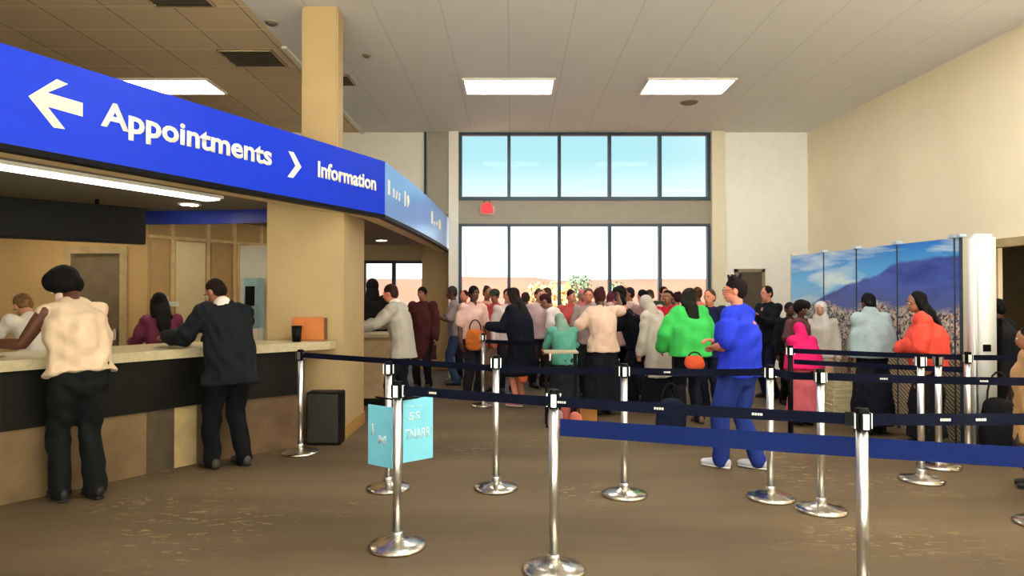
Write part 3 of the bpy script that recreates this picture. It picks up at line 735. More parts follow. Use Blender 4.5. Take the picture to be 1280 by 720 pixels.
# ------------------------------------------------------------------ people
class Geo:
    def __init__(s): s.v = []; s.f = []
    def loft(s, C, RX, RY, side=(1, 0, 0), n=14, flat0=False):
        C = [Vector(c) for c in C]; rings = []
        side = Vector(side)
        # rounded ends
        def endcap(c, c2, rx, ry):
            d = (c - c2).normalized(); r = min(rx, ry)
            return [(c + d * r * .45, rx * .8, ry * .8), (c + d * r * .75, rx * .45, ry * .45)]
        a = endcap(C[0], C[1], RX[0], RY[0])[::-1]; b = endcap(C[-1], C[-2], RX[-1], RY[-1])
        if flat0: a = [(C[0] + (C[0] - C[1]).normalized() * .001, RX[0] * .97, RY[0] * .97)]
        L = a + [(c, x, y) for c, x, y in zip(C, RX, RY)] + b
        for i, (c, rx, ry) in enumerate(L):
            t = (L[min(i + 1, len(L) - 1)][0] - L[max(i - 1, 0)][0]).normalized()
            x = side - t * side.dot(t)
            if x.length < 1e-3: x = Vector((0, 1, 0)) - t * t.y
            x.normalize(); y = t.cross(x)
            base = len(s.v); rings.append(base)
            for k_ in range(n):
                w = 2 * math.pi * k_ / n; s.v.append(tuple(c + x * (rx * math.cos(w)) + y * (ry * math.sin(w))))
        for p, q in zip(rings, rings[1:]):
            for k_ in range(n):
                j = (k_ + 1) % n; s.f.append((p + k_, p + j, q + j, q + k_))
        s.f.append(tuple(range(rings[0] + n - 1, rings[0] - 1, -1))); s.f.append(tuple(range(rings[-1], rings[-1] + n)))
        return s
    def tube(s, C, R, n=12): return s.loft(C, R, R, (1, .13, .07), n)
    def ell(s, c, r, M=None, n=14):
        base = len(s.v); c = Vector(c); m_ = n // 2
        for i in range(1, m_):
            th = math.pi * i / m_
            for k_ in range(n):
                w = 2 * math.pi * k_ / n; p = Vector((r[0] * math.sin(th) * math.cos(w), r[1] * math.sin(th) * math.sin(w), r[2] * math.cos(th)))
                s.v.append(tuple(c + (M @ p if M else p)))
        top = len(s.v); p = Vector((0, 0, r[2])); s.v.append(tuple(c + (M @ p if M else p))); bot = len(s.v); p = -p; s.v.append(tuple(c + (M @ p if M else p)))
        for i in range(m_ - 2):
            for k_ in range(n):
                j = (k_ + 1) % n; a = base + i * n; b = a + n; s.f.append((a + k_, b + k_, b + j, a + j))
        for k_ in range(n):
            j = (k_ + 1) % n; s.f.append((top, base + k_, base + j)); b = base + (m_ - 2) * n; s.f.append((bot, b + j, b + k_))
        return s
    def mesh(s, name='g'):
        me = bpy.data.meshes.new(name); me.from_pydata(s.v, [], s.f); me.update(); return me

def solidify_geo(g, voxel, smooth=4, fold=0.0, seed=0, name='m'):
    me = g.mesh(name); o = bpy.data.objects.new('tmp', me); COL.objects.link(o)
    r = o.modifiers.new('r', 'REMESH'); r.mode = 'VOXEL'; r.voxel_size = voxel; r.use_smooth_shade = True
    if smooth: sm = o.modifiers.new('s', 'SMOOTH'); sm.factor = .5; sm.iterations = smooth
    dg = bpy.context.evaluated_depsgraph_get(); dg.update()
    out = bpy.data.meshes.new_from_object(o.evaluated_get(dg)); bpy.data.objects.remove(o); bpy.data.meshes.remove(me)
    out.name = name
    if fold > 0:
        n_ = len(out.vertices); co = np.empty(n_ * 3); out.vertices.foreach_get('co', co); co = co.reshape(-1, 3)
        no = np.empty(n_ * 3); out.vertices.foreach_get('normal', no); no = no.reshape(-1, 3)
        rg = np.random.default_rng(seed); d = np.zeros(n_)
        for k_ in range(9):
            w = rg.normal(size=3) * np.array([1, 1, .55]); w = w / np.linalg.norm(w) * rg.uniform(18, 55)
            ph = rg.uniform(0, 6); warp = np.sin(co @ rg.normal(size=3) * 9 + ph) * 1.6
            d += np.sin(co @ w + ph + warp) / (1 + k_ * .25)
        co += no * (fold * d[:, None] * .45)
        out.vertices.foreach_set('co', co.ravel()); out.update()
    out.polygons.foreach_set('use_smooth', [True] * len(out.polygons))
    return out

def rot(v, ax, a): return Matrix.Rotation(a, 3, ax) @ Vector(v)
def cloth(c): return mat('cloth %d %d %d' % c, c, .9, var=.05, scale=7, bump=.25, bscale=40, spec=.2)
def skin(c): return mat('skin %d %d %d' % c, c, .5, var=.04, scale=9)
def hairm(c): return mat('hair %d %d %d' % c, tuple(int(v * .8) for v in c), .75, var=.2, scale=30, bump=.5, bscale=90, spec=.15)
BLACK = (16, 14, 15)

def person(label, X, Y, head_deg, H=1.7, lean=0.08, fat=1.0, hp=0.1, hy=0.0, skin_c=(150, 96, 70), hair=('short', BLACK), top=('tee', (200, 200, 200)),
           bottom=('pants', (30, 32, 40)), shoes=(30, 30, 34), la=None, ra=None, stance=.10, step=0.0, near=False, mask=None, group=None, extra=None, fem=False, roll=0.0, knee=0.0):
    s = H / 1.75; vb = (.0075 if near else .0125); vc = (.011 if near else .017)
    t = thing('person', label, 'person', (X, Y, 0), math.radians(head_deg), group)
    S = lambda v: Vector(v) * s
    th = lean
    PEL = Vector((0, 0, .93 - knee * .05)); up1 = rot((0, 0, 1), 'X', -th * .6); up2 = rot((0, 0, 1), 'X', -th * 1.25)
    if roll: up1 = rot(up1, 'Y', roll * .5); up2 = rot(up2, 'Y', roll)
    back = -th * .12                                        # hips shift back for balance
    PEL.y += back * 1.2
    W_ = PEL + up1 * .16; CH_ = W_ + (up1 + up2).normalized() * .17; NB = CH_ + up2 * .20
    hd = rot((0, 0, 1), 'X', -th * 1.0 - hp * .5); NT = NB + hd * .09
    Rh = Matrix.Rotation(hy, 3, 'Z') @ Matrix.Rotation(-hp - th * .55, 3, 'X')
    HC = NT + Rh @ Vector((0, .02, .085))
    fx = Vector((0, -1, 0)); side = Vector((1, 0, 0)); fwd = side.cross(up2) * -1
    sw_ = (.165 if fem else .185)
    SH = {k_: NB + side * (k_ * sw_) - up2 * .055 for k_ in (-1, 1)}
    HIP = {k_: PEL + side * (k_ * .085) - Vector((0, 0, .02)) for k_ in (-1, 1)}
    FT = {-1: Vector((-stance, step * .5, .07)), 1: Vector((stance, -step * .5, .07))}
    def kneept(h, f):
        d = f - h; L_ = .86 / 2 + .0; m_ = (h + f) / 2; l = d.length / 2; b = math.sqrt(max(0, .435 ** 2 - l * l)); return m_ + Vector((0, b, 0))
    KN = {k_: kneept(HIP[k_], FT[k_]) for k_ in (-1, 1)}
    arms = {}
    for k_, spec in ((-1, la), (1, ra)):
        u_, f_ = spec if spec else ((k_ * .18, .02, -1), (k_ * .06, .25, -1))
        u_ = Vector(u_).normalized(); f_ = Vector(f_).normalized(); el_ = SH[k_] + u_ * .285; wr = el_ + f_ * .25; arms[k_] = (SH[k_], el_, wr, u_, f_)
    tors = [PEL - up1 * .07, PEL + up1 * .02, W_, CH_ - up1 * .03, CH_ + up2 * .07, NB - up2 * .06, NB - up2 * .02, NB + up2 * .02]
    tf = fat
    bel = (fat - 1) * .09
    tRX = [.135 * tf, .165 * tf, (.125 if fem else .14) * tf, .15 * tf, .165 * tf, .165, .11, .06]
    tRY = [.10 * tf, .115 * tf, .10 * tf + bel, .115 * tf + bel * .6, .115 * tf, .085, .07, .058]
    if fem: tRY[3] += .012; tRX[1] += .01
    sc = lambda L_: [Vector(q) * s for q in L_]
    # ---------------- body (skin): one continuous surface
    g = Geo()
    g.loft(sc(tors), [r * s for r in tRX], [r * s for r in tRY])
    g.tube(sc([NB - up2 * .03, NT, HC - Rh @ Vector((0, .0, .04))]), [.056 * s, .052 * s, .055 * s])
    g.ell(HC * s + Rh @ Vector((0, -.012, .02)) * s, (.074 * s, .092 * s, .092 * s), Rh, 18)
    g.ell(HC * s + Rh @ Vector((0, .018, -.045)) * s, (.058 * s, .068 * s, .066 * s), Rh, 16)
    g.ell(HC * s + Rh @ Vector((0, .062, -.088)) * s, (.024 * s, .02 * s, .018 * s), Rh, 10)
    g.loft(sc([HC + Rh @ Vector((0, .075, .012)), HC + Rh @ Vector((0, .098, -.022)), HC + Rh @ Vector((0, .092, -.032))]), [.010 * s, .017 * s, .014 * s], [.010 * s, .014 * s, .01 * s], tuple(Rh @ Vector((1, 0, 0))), 8)
    g.ell(HC * s + Rh @ Vector((0, .078, -.062)) * s, (.024 * s, .014 * s, .012 * s), Rh, 10)
    for k_ in (-1, 1):
        g.ell(HC * s + Rh @ Vector((k_ * .076, -.012, -.012)) * s, (.012 * s, .02 * s, .032 * s), Rh, 10)
        g.ell(HC * s + Rh @ Vector((k_ * .028, .066, .024)) * s, (.026 * s, .018 * s, .009 * s), Rh, 8)
        a_, e_, w_, u_, f_ = arms[k_]
        af = .5 + .5 * fat
        g.tube(sc([a_, a_ + u_ * .09, a_ + u_ * .2, e_, e_ + f_ * .06, e_ + f_ * .16, w_]), [q * s * af for q in (.052, .05, .043, .038, .041, .034, .027)])
        # hand: palm, four curled fingers and a thumb leaving the side of the palm
        pal = f_; sd_ = f_.cross(Vector((0, 0, 1)))
        if sd_.length < .1: sd_ = Vector((0, 1, 0))
        if abs(f_.z) > .6: sd_ = Vector((0, 1, 0)) - f_ * f_.y
        sd_.normalize(); nrm = sd_.cross(f_) ; 
        if abs(f_.z) > .6: nrm = Vector((-k_, 0, 0)) - f_ * (-k_ * f_.x); nrm.normalize()
        else:
            if nrm.z > 0: nrm = -nrm
        thumb_side = sd_ if abs(f_.z) > .6 else sd_ * (-1 if (sd_.x * k_) > 0 else 1)
        g.loft(sc([w_ - f_ * .01, w_ + f_ * .03, w_ + f_ * .075, w_ + f_ * .09]), [q * s for q in (.027, .038, .042, .038)], [q * s for q in (.02, .016, .013, .011)], tuple(sd_), 10)
        for fi, ln in enumerate((.072, .08, .074, .058)):
            b_ = w_ + f_ * .085 + thumb_side * (.03 - fi * .0205)
            d1 = (f_ + nrm * .35 + thumb_side * (.08 - fi * .05)).normalized(); d2 = (f_ + nrm * 1.1).normalized(); d3 = (f_ * .5 + nrm * 1.3).normalized()
            g.tube(sc([b_, b_ + d1 * ln * .45, b_ + d1 * ln * .45 + d2 * ln * .3, b_ + d1 * ln * .45 + d2 * ln * .3 + d3 * ln * .22]), [q * s for q in (.0098, .0092, .0085, .0075)], 8)
        b_ = w_ + f_ * .025 + thumb_side * .03; d1 = (f_ * .8 + thumb_side * .75 + nrm * .3).normalized(); d2 = (f_ + thumb_side * .15 + nrm * .4).normalized()
        g.tube(sc([b_, b_ + d1 * .04, b_ + d1 * .04 + d2 * .034]), [q * s for q in (.0135, .011, .009)], 8)
        h_, kn, ft = HIP[k_], KN[k_], FT[k_]
        lf = .6 + .4 * fat
        g.tube(sc([h_, h_ + (kn - h_) * .4, kn, kn + (ft - kn) * .3, ft]), [q * s * lf for q in (.085, .075, .052, .053, .036)])
        g.loft(sc([ft + Vector((0, -.045, -.035)), ft + Vector((0, .06, -.04)), ft + Vector((0, .13, -.05))]), [.03 * s, .036 * s, .035 * s], [.03 * s, .024 * s, .014 * s], (1, 0, 0), 10)
    body = obj('body', solidify_geo(g, vb, 3, name='body'), skin(skin_c), t)
    # ---------------- face
    lipc = tuple(int(v * .62) for v in skin_c); lipc = (min(255, lipc[0] + 30), lipc[1], lipc[2])
    for k_ in (-1, 1):
        ge = Geo().ell((0, 0, 0), (.0135 * s, .009 * s, .0085 * s), Rh, 12)
        e_ = obj('eye', ge.mesh('eye'), mat('eye white', (220, 214, 205), .3, var=0), t, True); e_.location = HC * s + Rh @ Vector((k_ * .03, .079, .008)) * s
        gi = Geo().ell((0, 0, 0), (.0062 * s, .004 * s, .0065 * s), Rh, 8); i_ = obj('iris', gi.mesh('iris'), mat('dark iris', (32, 22, 18), .2, var=0), e_, True); i_.location = Rh @ Vector((0, .0072, 0)) * s
        gb = Geo().ell((0, 0, 0), (.02 * s, .006 * s, .0042 * s), Rh, 8); b_ = obj('eyebrow', gb.mesh('eyebrow'), hairm(BLACK), t, True); b_.location = HC * s + Rh @ Vector((k_ * .03, .0855, .033)) * s
    if mask is None:
        gm = Geo().ell((0, 0, 0), (.024 * s, .008 * s, .0075 * s), Rh, 10); o = obj('mouth', gm.mesh('mouth'), mat('lips %d' % lipc[0], lipc, .5, var=0), t, True); o.location = HC * s + Rh @ Vector((0, .0885, -.06)) * s
    else:
        gm = Geo().ell(HC * s + Rh @ Vector((0, .035, -.055)) * s, (.062 * s, .078 * s, .05 * s), Rh, 16)
        obj('face_mask', solidify_geo(gm, .008, 2), mat('mask cloth', mask, .8, var=.02), t)
    # ---------------- hair and headwear
    kind, hc = hair[0], hair[1]
    g = Geo(); Hs = HC * s; R = Rh
    def E(c, r, n=16): g.ell(Hs + R @ Vector(c) * s, tuple(q * s for q in r), R, n)
    if kind in ('short', 'long', 'bun', 'afro', 'bald_cap', 'spiky'):
        E((0, -.026, .034), (.083, .094, .093)); E((0, -.052, -.005), (.078, .062, .082))
        if kind == 'afro': E((0, -.03, .05), (.118, .122, .105)); E((0, -.055, -.01), (.105, .082, .095)); E((0, .03, .075), (.085, .07, .05)); E((-.05, .0, .06), (.07, .09, .075)); E((.05, -.04, .03), (.07, .08, .08))
        if kind == 'spiky':
            for k_ in range(9):
                a_ = k_ * 1.3; g.tube([Hs + R @ Vector((.04 * math.cos(a_), -.02 + .04 * math.sin(a_), .1)) * s, Hs + R @ Vector((.065 * math.cos(a_), -.02 + .065 * math.sin(a_), .15)) * s], [.02 * s, .008 * s], 8)
        if kind == 'bun': E((0, -.1, .085), (.042, .042, .042))
        if kind == 'long':
            dwn = Vector((0, -.02, -1)); top_ = HC + R @ Vector((0, -.045, .02)); bk = NB - fwd * .0
            bkv = rot((0, -1, 0), 'X', -th)
            pts_ = [HC + R @ Vector((0, -.045, .03)), HC + R @ Vector((0, -.065, -.06)), NB + bkv * .105 + up2 * .04, NB + bkv * .15 - up2 * .12, NB + bkv * .15 - up2 * .25]
            g.loft(sc(pts_), [q * s for q in (.085, .09, .088, .08, .055)], [q * s for q in (.06, .05, .038, .034, .022)], (1, 0, 0))
            for k_ in (-1, 1): g.tube(sc([HC + R @ Vector((k_ * .07, .0, .03)), HC + R @ Vector((k_ * .082, -.01, -.06)), NB + side * k_ * .085 + bkv * .06 - up2 * .02]), [.026 * s, .03 * s, .03 * s])
        obj('hair', solidify_geo(g, .010 if near else .013, 2, .006, int(abs(X * 100))), hairm(hc), t)
    elif kind == 'cap':
        E((0, -.02, .035), (.086, .1, .09)); obj('hair', solidify_geo(g, .012, 2), hairm(BLACK), t); g = Geo()
        E((0, -.01, .055), (.093, .108, .078)); g.loft([Hs + R @ Vector((0, .06, .05)) * s, Hs + R @ Vector((0, .155, .035)) * s], [.07 * s, .055 * s], [.010 * s, .007 * s], tuple(R @ Vector((1, 0, 0))))
        obj('cap', solidify_geo(g, .010, 2), cloth(hc), t)
    elif kind == 'hood':
        E((0, -.02, .02), (.1, .115, .118)); g.tube(sc([HC + R @ Vector((0, -.03, -.06)), NB - up2 * .02]), [.1 * s, .12 * s]); obj('hood', solidify_geo(g, .014, 3, .004), cloth(hc), t)
    elif kind == 'scarf':
        E((0, -.025, .02), (.09, .1, .108)); g.loft(sc([HC + R @ Vector((0, -.03, -.05)), NB + up2 * .03, NB - up2 * .09]), [.085 * s, .12 * s, .17 * s], [.085 * s, .1 * s, .12 * s]); obj('headscarf', solidify_geo(g, .014, 3, .005), cloth(hc), t)
    if extra == 'glasses':
        bm = bmesh.new()
        for k_ in (-1, 1):
            M_ = Matrix.Translation(Hs) @ R.to_4x4()
            box(bm, k_ * .03 - .024, k_ * .03 + .024, .092, .096, -.006, .022, M=M_); box(bm, k_ * .078 - .002, k_ * .078 + .002, -.01, .095, .008, .014, M=M_)
        box(bm, -.01, .01, .094, .098, .008, .013, M=Matrix.Translation(Hs) @ R.to_4x4())
        obj('glasses', bm, mat('rust goggles', (120, 60, 50), .3, var=0), t)
    # ---------------- clothes
    kind, tc_ = top[0], top[1]; add = .014 if kind in ('tee', 'sleeveless', 'long') else .026
    bag = {'tee': .012, 'sleeveless': .02, 'long': .01, 'jacket': .016, 'coat': .02, 'puffy': .045, 'shawl': .03}[kind]
    hem = {'tee': .07, 'sleeveless': -.0, 'long': .07, 'jacket': .17, 'coat': .42, 'puffy': .06, 'shawl': .02}[kind]
    g = Geo()
    C_ = [PEL - Vector((0, 0, hem)), PEL + up1 * .03] + tors[2:7]
    fl_ = .03 if kind in ('coat', 'jacket') else .012
    RX_ = [tRX[1] + add + bag + fl_, tRX[1] + add + bag, tRX[2] + add + bag * 2, tRX[3] + add + bag * 1.5, tRX[4] + add + bag * .7, tRX[5] + add, tRX[6] + add]
    RY_ = [tRY[1] + add + bag + fl_, tRY[1] + add + bag, tRY[2] + add + bag * 2, tRY[3] + add + bag * 1.5, tRY[4] + add + bag * .7, tRY[5] + add, tRY[6] + add]
    if hem < .05 and kind != 'sleeveless': C_, RX_, RY_ = C_[1:], RX_[1:], RY_[1:]
    g.loft(sc(C_), [q * s for q in RX_], [q * s for q in RY_], flat0=True)
    if kind != 'sleeveless':
        for k_ in (-1, 1): g.ell((SH[k_] - side * k_ * .012 + up2 * .004) * s, ((.066 + add + bag * .4) * s * (.6 + .4 * fat),) * 3, None, 14)
    for k_ in (-1, 1):
        a_, e_, w_, u_, f_ = arms[k_]; af = .5 + .5 * fat; ad = add + bag * .6
        if kind == 'sleeveless': g.tube(sc([a_ - side * k_ * .05, a_ + u_ * .015]), [.07 * s * af, .062 * s * af])
        elif kind == 'tee': g.tube(sc([a_ - side * k_ * .03, a_ + u_ * .09, a_ + u_ * .235]), [q * s * af for q in (.062 + ad * .6, .056 + ad, .054 + ad * 1.4)])
        elif kind == 'shawl': pass
        else: g.tube(sc([a_ - side * k_ * .03, a_ + u_ * .1, a_ + u_ * .2, e_, e_ + f_ * .1, w_ + f_ * .0]), [q * s * af for q in (.06 + ad * .6, .052 + ad, .045 + ad, .044 + ad, .042 + ad, .032 + ad)])
    if kind == 'shawl':
        g.loft(sc([NT, NB - up2 * .02, NB - up2 * .12, CH_, W_ - Vector((0, 0, .02)), PEL + Vector((0, 0, .02))][::-1]), [q * s * fat for q in (.08, .14, .22, .25, .275, .29)][::-1], [q * s * fat for q in (.07, .1, .14, .17, .2, .21)][::-1], flat0=True)
    if kind in ('tee', 'long', 'jacket', 'coat', 'puffy'): g.tube(sc([NB - up2 * .03, NB + up2 * .012]), [(.07 + add * .5) * s, (.058 + add * .6) * s])
    nm = {'tee': 'shirt', 'sleeveless': 'shirt', 'long': 'shirt', 'jacket': 'jacket', 'coat': 'coat', 'puffy': 'jacket', 'shawl': 'shawl'}[kind]
    tp = obj(nm, solidify_geo(g, vc, 2, .015 if near else .009, int(abs(X * 37 + Y * 11))), cloth(tc_), t)
    if len(top) > 2:                       # collar or scarf
        g = Geo().tube(sc([NB - up2 * .01, NB + up2 * .035]), [(.066 + add) * s, (.056 + add) * s]); obj('collar', solidify_geo(g, .009, 2), cloth(top[2]), t)
    kind, bc = bottom[0], bottom[1]; g = Geo()
    g.loft(sc([PEL + up1 * .06, PEL, PEL - Vector((0, 0, .08))]), [(tRX[1] + .008) * s, (tRX[1] + .014) * s, (tRX[0] + .018) * s], [(tRY[1] + .008) * s, (tRY[1] + .014) * s, (tRY[0] + .02) * s])
    if kind in ('pants', 'shorts'):
        for k_ in (-1, 1):
            h_, kn, ft = HIP[k_], KN[k_], FT[k_]; lf = .6 + .4 * fat
            if kind == 'pants': g.tube(sc([h_, h_ + (kn - h_) * .4, kn, kn + (ft - kn) * .4, ft + Vector((0, -.01, .0)) - Vector((0, 0, .015))]), [q * s * lf for q in (.104, .096, .078, .074, .064)])
            else: g.tube(sc([h_, h_ + (kn - h_) * .4, h_ + (kn - h_) * .9]), [q * s * lf for q in (.104, .1, .092)])
        nm = 'trousers' if kind == 'pants' else 'shorts'
    else:
        zl = .45 if kind == 'skirt' else .12
        g.loft(sc([PEL, PEL - Vector((0, 0, .12)), PEL - Vector((0, 0, .22)), Vector((0, 0, (.93 + zl) / 2)), Vector((0, 0, zl))][::-1]), [q * s * fat for q in (.165, .172, .2, .22, .25)][::-1], [q * s * fat for q in (.115, .125, .15, .17, .2)][::-1], flat0=True); nm = 'skirt'
    obj(nm, solidify_geo(g, vc, 3, .010, int(abs(X * 17 + 5))), cloth(bc), t)
    for k_ in (-1, 1):
        ft = FT[k_]; g = Geo()
        g.loft(sc([Vector((ft.x, ft.y - .07, .052)), Vector((ft.x, ft.y, .056)), Vector((ft.x, ft.y + .10, .042)), Vector((ft.x, ft.y + .17, .036))]), [q * s for q in (.036, .042, .048, .038)], [q * s for q in (.045, .05, .036, .026)])
        g.tube(sc([ft + Vector((0, -.01, 0)), ft + Vector((0, -.012, .035))]), [.05 * s, .046 * s])
        me = solidify_geo(g, .010 if near else .014, 2)
        for v in me.vertices:
            if v.co.z < .012 * s: v.co.z = .012 * s
        sh_ = obj('shoe', me, mat('shoe %d %d %d' % shoes, shoes, .55), t)
        g = Geo().loft(sc([Vector((ft.x, ft.y - .08, .012)), Vector((ft.x, ft.y + .04, .012)), Vector((ft.x, ft.y + .17, .012))]), [q * s for q in (.034, .046, .042)], [.012 * s] * 3)
        obj('sole', g.mesh('sole'), mat('sole %s' % ('w' if sum(shoes) > 300 else 'b'), (232, 230, 225) if sum(shoes) > 300 else (26, 25, 24), .7), sh_, True)
    return t, dict(wr={k_: arms[k_][2] * s for k_ in arms}, s=s, NB=NB * s, HC=HC * s, fwd=fwd)

def held(t, info, k_, name, label, cat, me_bm, m, offv=(0, 0, 0)):
    """a thing held at a hand: stays top-level, placed in world space"""
    M_ = Matrix.Translation(t.location) @ Matrix.Rotation(t.rotation_euler.z, 4, 'Z')
    w = M_ @ (info['wr'][k_] + Vector(offv)); o = obj(name, me_bm, m, None, True); o.location = w; o.rotation_euler = (0, 0, t.rotation_euler.z)
    return tag(o, label, cat)

SK_D = (92, 52, 36); SK_M = (158, 104, 76); SK_L = (208, 150, 120); SK_P = (226, 142, 112)
# --- at the counter
p1, i1 = person('person in a cream sleeveless shirt and dark trousers leaning on the counter', -3.27, 5.02, 52, H=1.79, lean=.30, fat=1.16, hp=.55, hy=.45, skin_c=SK_D, hair=('afro', BLACK),
    top=('sleeveless', (216, 190, 160)), bottom=('pants', (20, 23, 24)), shoes=(16, 15, 15), near=True, mask=(236, 200, 190), la=((-.45, .42, -.95), (-.55, .95, .02)), ra=((.25, .55, -.9), (-.35, 1, .05)), stance=.095, step=.12)
p2, i2 = person('person in a dark suit with white collar leaning over the counter', -2.55, 5.98, 50, H=1.74, lean=.30, fat=1.14, hp=.45, hy=.35, skin_c=SK_M, hair=('short', (38, 22, 16)),
    top=('jacket', (21, 26, 31), (232, 222, 210)), bottom=('pants', (14, 16, 21)), shoes=(60, 56, 52), near=True, la=((-.45, .5, -.8), (-.1, 1, .0)), ra=((.3, .45, -1), (-.3, 1, .05)), stance=.12, step=.1)
person('person with long straight black hair and a maroon top behind the counter', -3.66, 6.95, 40, H=1.58, lean=.16, hp=.25, hy=.2, fem=True, skin_c=SK_L, hair=('long', BLACK), top=('long', (104, 44, 66)), bottom=('pants', (24, 24, 28)), la=((-.3, .3, -1), (0, 1, .1)), ra=((.3, .3, -1), (-.3, 1, .1)))
person('person in a black tee bent behind the counter, left of the suited man', -2.98, 7.25, 75, H=1.62, lean=.55, hp=.5, skin_c=SK_P, hair=('short', BLACK), top=('tee', (20, 18, 20)), bottom=('pants', (24, 24, 28)), la=((-.4, .3, -1), (-.1, .9, -.3)), ra=((.4, .3, -.9), (-.1, 1, 0)))
person('person in a white shirt bent over behind the counter at the left edge', -4.46, 6.25, 60, H=1.66, lean=.50, hp=.5, skin_c=SK_L, hair=('short', (150, 110, 70)), top=('long', (226, 218, 204)), bottom=('pants', (60, 58, 60)), la=((-.6, .4, -.8), (-.2, 1, 0)), ra=((.4, .4, -.9), (-.2, 1, 0)))
# --- between the pillars
person('person in a light grey jacket reaching left to a counter beyond the tan pillar', -1.42, 8.5, 82, H=1.70, lean=.22, hp=.2, skin_c=SK_P, hair=('short', (64, 42, 32)), top=('jacket', (176, 170, 160), (236, 228, 220)), bottom=('pants', (26, 26, 32)), la=((-.2, .75, -.7), (.05, 1, -.1)), ra=((.2, .7, -.7), (0, 1, .0)), stance=.09, step=.25)
person('person in black hooded top standing dark against the far left window', -2.22, 10.6, 20, H=1.80, skin_c=SK_D, hair=('hood', (18, 17, 20)), top=('coat', (18, 18, 22)), bottom=('pants', (20, 20, 24)))
person('person in dark maroon coat beside the far tan column', -1.47, 11.0, 170, H=1.68, skin_c=SK_M, hair=('short', BLACK), top=('coat', (70, 32, 34)), bottom=('pants', (28, 20, 24)))
person('person in grey shirt and blue jeans just right of the far column', -.98, 11.5, 100, H=1.70, skin_c=SK_D, hair=('short', (60, 54, 58)), top=('tee', (152, 138, 140)), bottom=('pants', (62, 78, 112)), shoes=(60, 60, 66), la=((0, .4, -.9), (.1, .8, .3)), ra=((0, .4, -.9), (-.1, .8, .3)))
# --- crowd in front of the windows, left to right
def crowd(x, Y, lab, **k): return person(lab, (x - 640) * Y / F, Y, k.pop('deg', 10), **k)
crowd(590, 9.95, 'person in pale pink shirt with orange satchel left of the crowd', deg=215, H=1.68, skin_c=SK_D, top=('tee', (232, 190, 180)), bottom=('pants', (38, 34, 44)), stance=.1)
crowd(620, 10.7, 'person in salmon red jacket and dark cap left of the black coat woman', deg=160, H=1.64, skin_c=SK_M, hair=('cap', (44, 50, 38)), top=('jacket', (214, 92, 84)), bottom=('pants', (150, 118, 100)))
crowd(650, 9.3, 'woman in long black coat with bright red hood scarf', deg=62, H=1.66, fat=1.18, fem=True, lean=.2, hp=.1, skin_c=SK_P, hair=('long', (44, 32, 28)), top=('coat', (18, 22, 34)), bottom=('skirt', (22, 24, 34)), shoes=(206, 120, 150), la=((-.2, .4, -.9), (.1, 1, .1)), ra=((.2, .4, -.9), (0, 1, 0)))
crowd(634, 10.6, 'person with black hair and white top peeking behind the red scarf', deg=190, H=1.64, skin_c=SK_L, hair=('short', BLACK), top=('long', (224, 206, 204)))
crowd(672, 11.2, 'person in mauve and white top before the third window pane', deg=205, H=1.66, skin_c=SK_L, hair=('short', (90, 70, 60)), top=('tee', (196, 168, 170)), bottom=('pants', (50, 30, 34)))
crowd(699, 9.8, 'person with maroon hair in a white shirt bowing to the left', deg=75, H=1.62, lean=.35, hp=.4, skin_c=SK_M, hair=('short', (74, 34, 40)), top=('tee', (232, 216, 212)), bottom=('pants', (22, 40, 36)))
crowd(713, 10.7, 'person in red patterned shirt above the teal top', deg=185, H=1.63, skin_c=SK_P, hair=('bun', (50, 26, 30)), top=('tee', (196, 84, 84)), bottom=('pants', (60, 50, 60)))
crowd(705, 8.35, 'person in teal green top hunched low at the front of the crowd', deg=15, H=1.36, fat=1.15, lean=.25, hp=.7, skin_c=SK_P, hair=('scarf', (122, 150, 136)), top=('long', (92, 164, 146)), bottom=('long_skirt', (40, 40, 46)), la=((-.2, .5, -.9), (.3, .9, 0)), ra=((.2, .5, -.9), (.5, .8, 0)))
crowd(753, 8.6, 'person with dark red hair in a big pale peach tee and black skirt', deg=20, H=1.64, fat=1.22, fem=True, lean=.12, hp=.2, skin_c=SK_D, hair=('bun', (84, 34, 40)), top=('tee', (232, 196, 176)), bottom=('long_skirt', (22, 24, 32)), la=((-.6, .3, -.8), (-.5, .8, .1)), ra=((.9, .6, .1), (.3, .9, .8)))
crowd(736, 10.0, 'person in grey patterned blouse behind the peach tee', deg=170, H=1.64, skin_c=SK_P, hair=('short', (110, 84, 78)), top=('tee', (166, 146, 142)))
crowd(792, 9.3, 'person in black jacket with bare forearm beside the peach tee', deg=75, H=1.60, fat=1.22, lean=.34, hp=.3, skin_c=SK_P, hair=('short', BLACK), top=('tee', (18, 20, 28)), bottom=('pants', (22, 24, 34)), la=((-.1, .7, -.8), (.1, 1, .1)), ra=((.1, .6, -.8), (0, 1, .0)))
crowd(806, 10.3, 'person with black hair and bright red scarf behind the black jacket', deg=30, H=1.63, skin_c=SK_P, hair=('short', BLACK), top=('jacket', (150, 116, 118), (206, 48, 58)))
crowd(776, 10.8, 'person with dark hair and red collar near the fourth window bar', deg=10, H=1.67, skin_c=SK_M, hair=('afro', (34, 38, 34)), top=('jacket', (196, 160, 150), (190, 40, 48)))
crowd(820, 8.9, 'person in a pale grey hooded coat with dark skirt', deg=50, H=1.56, fat=1.1, lean=.22, hp=.4, skin_c=SK_L, hair=('hood', (200, 188, 176)), top=('coat', (202, 192, 180)), bottom=('long_skirt', (20, 22, 30)))
crowd(836, 9.9, 'person in bright red shirt left of the green sweater', deg=150, H=1.62, skin_c=SK_M, hair=('short', BLACK), top=('long', (214, 44, 66)))
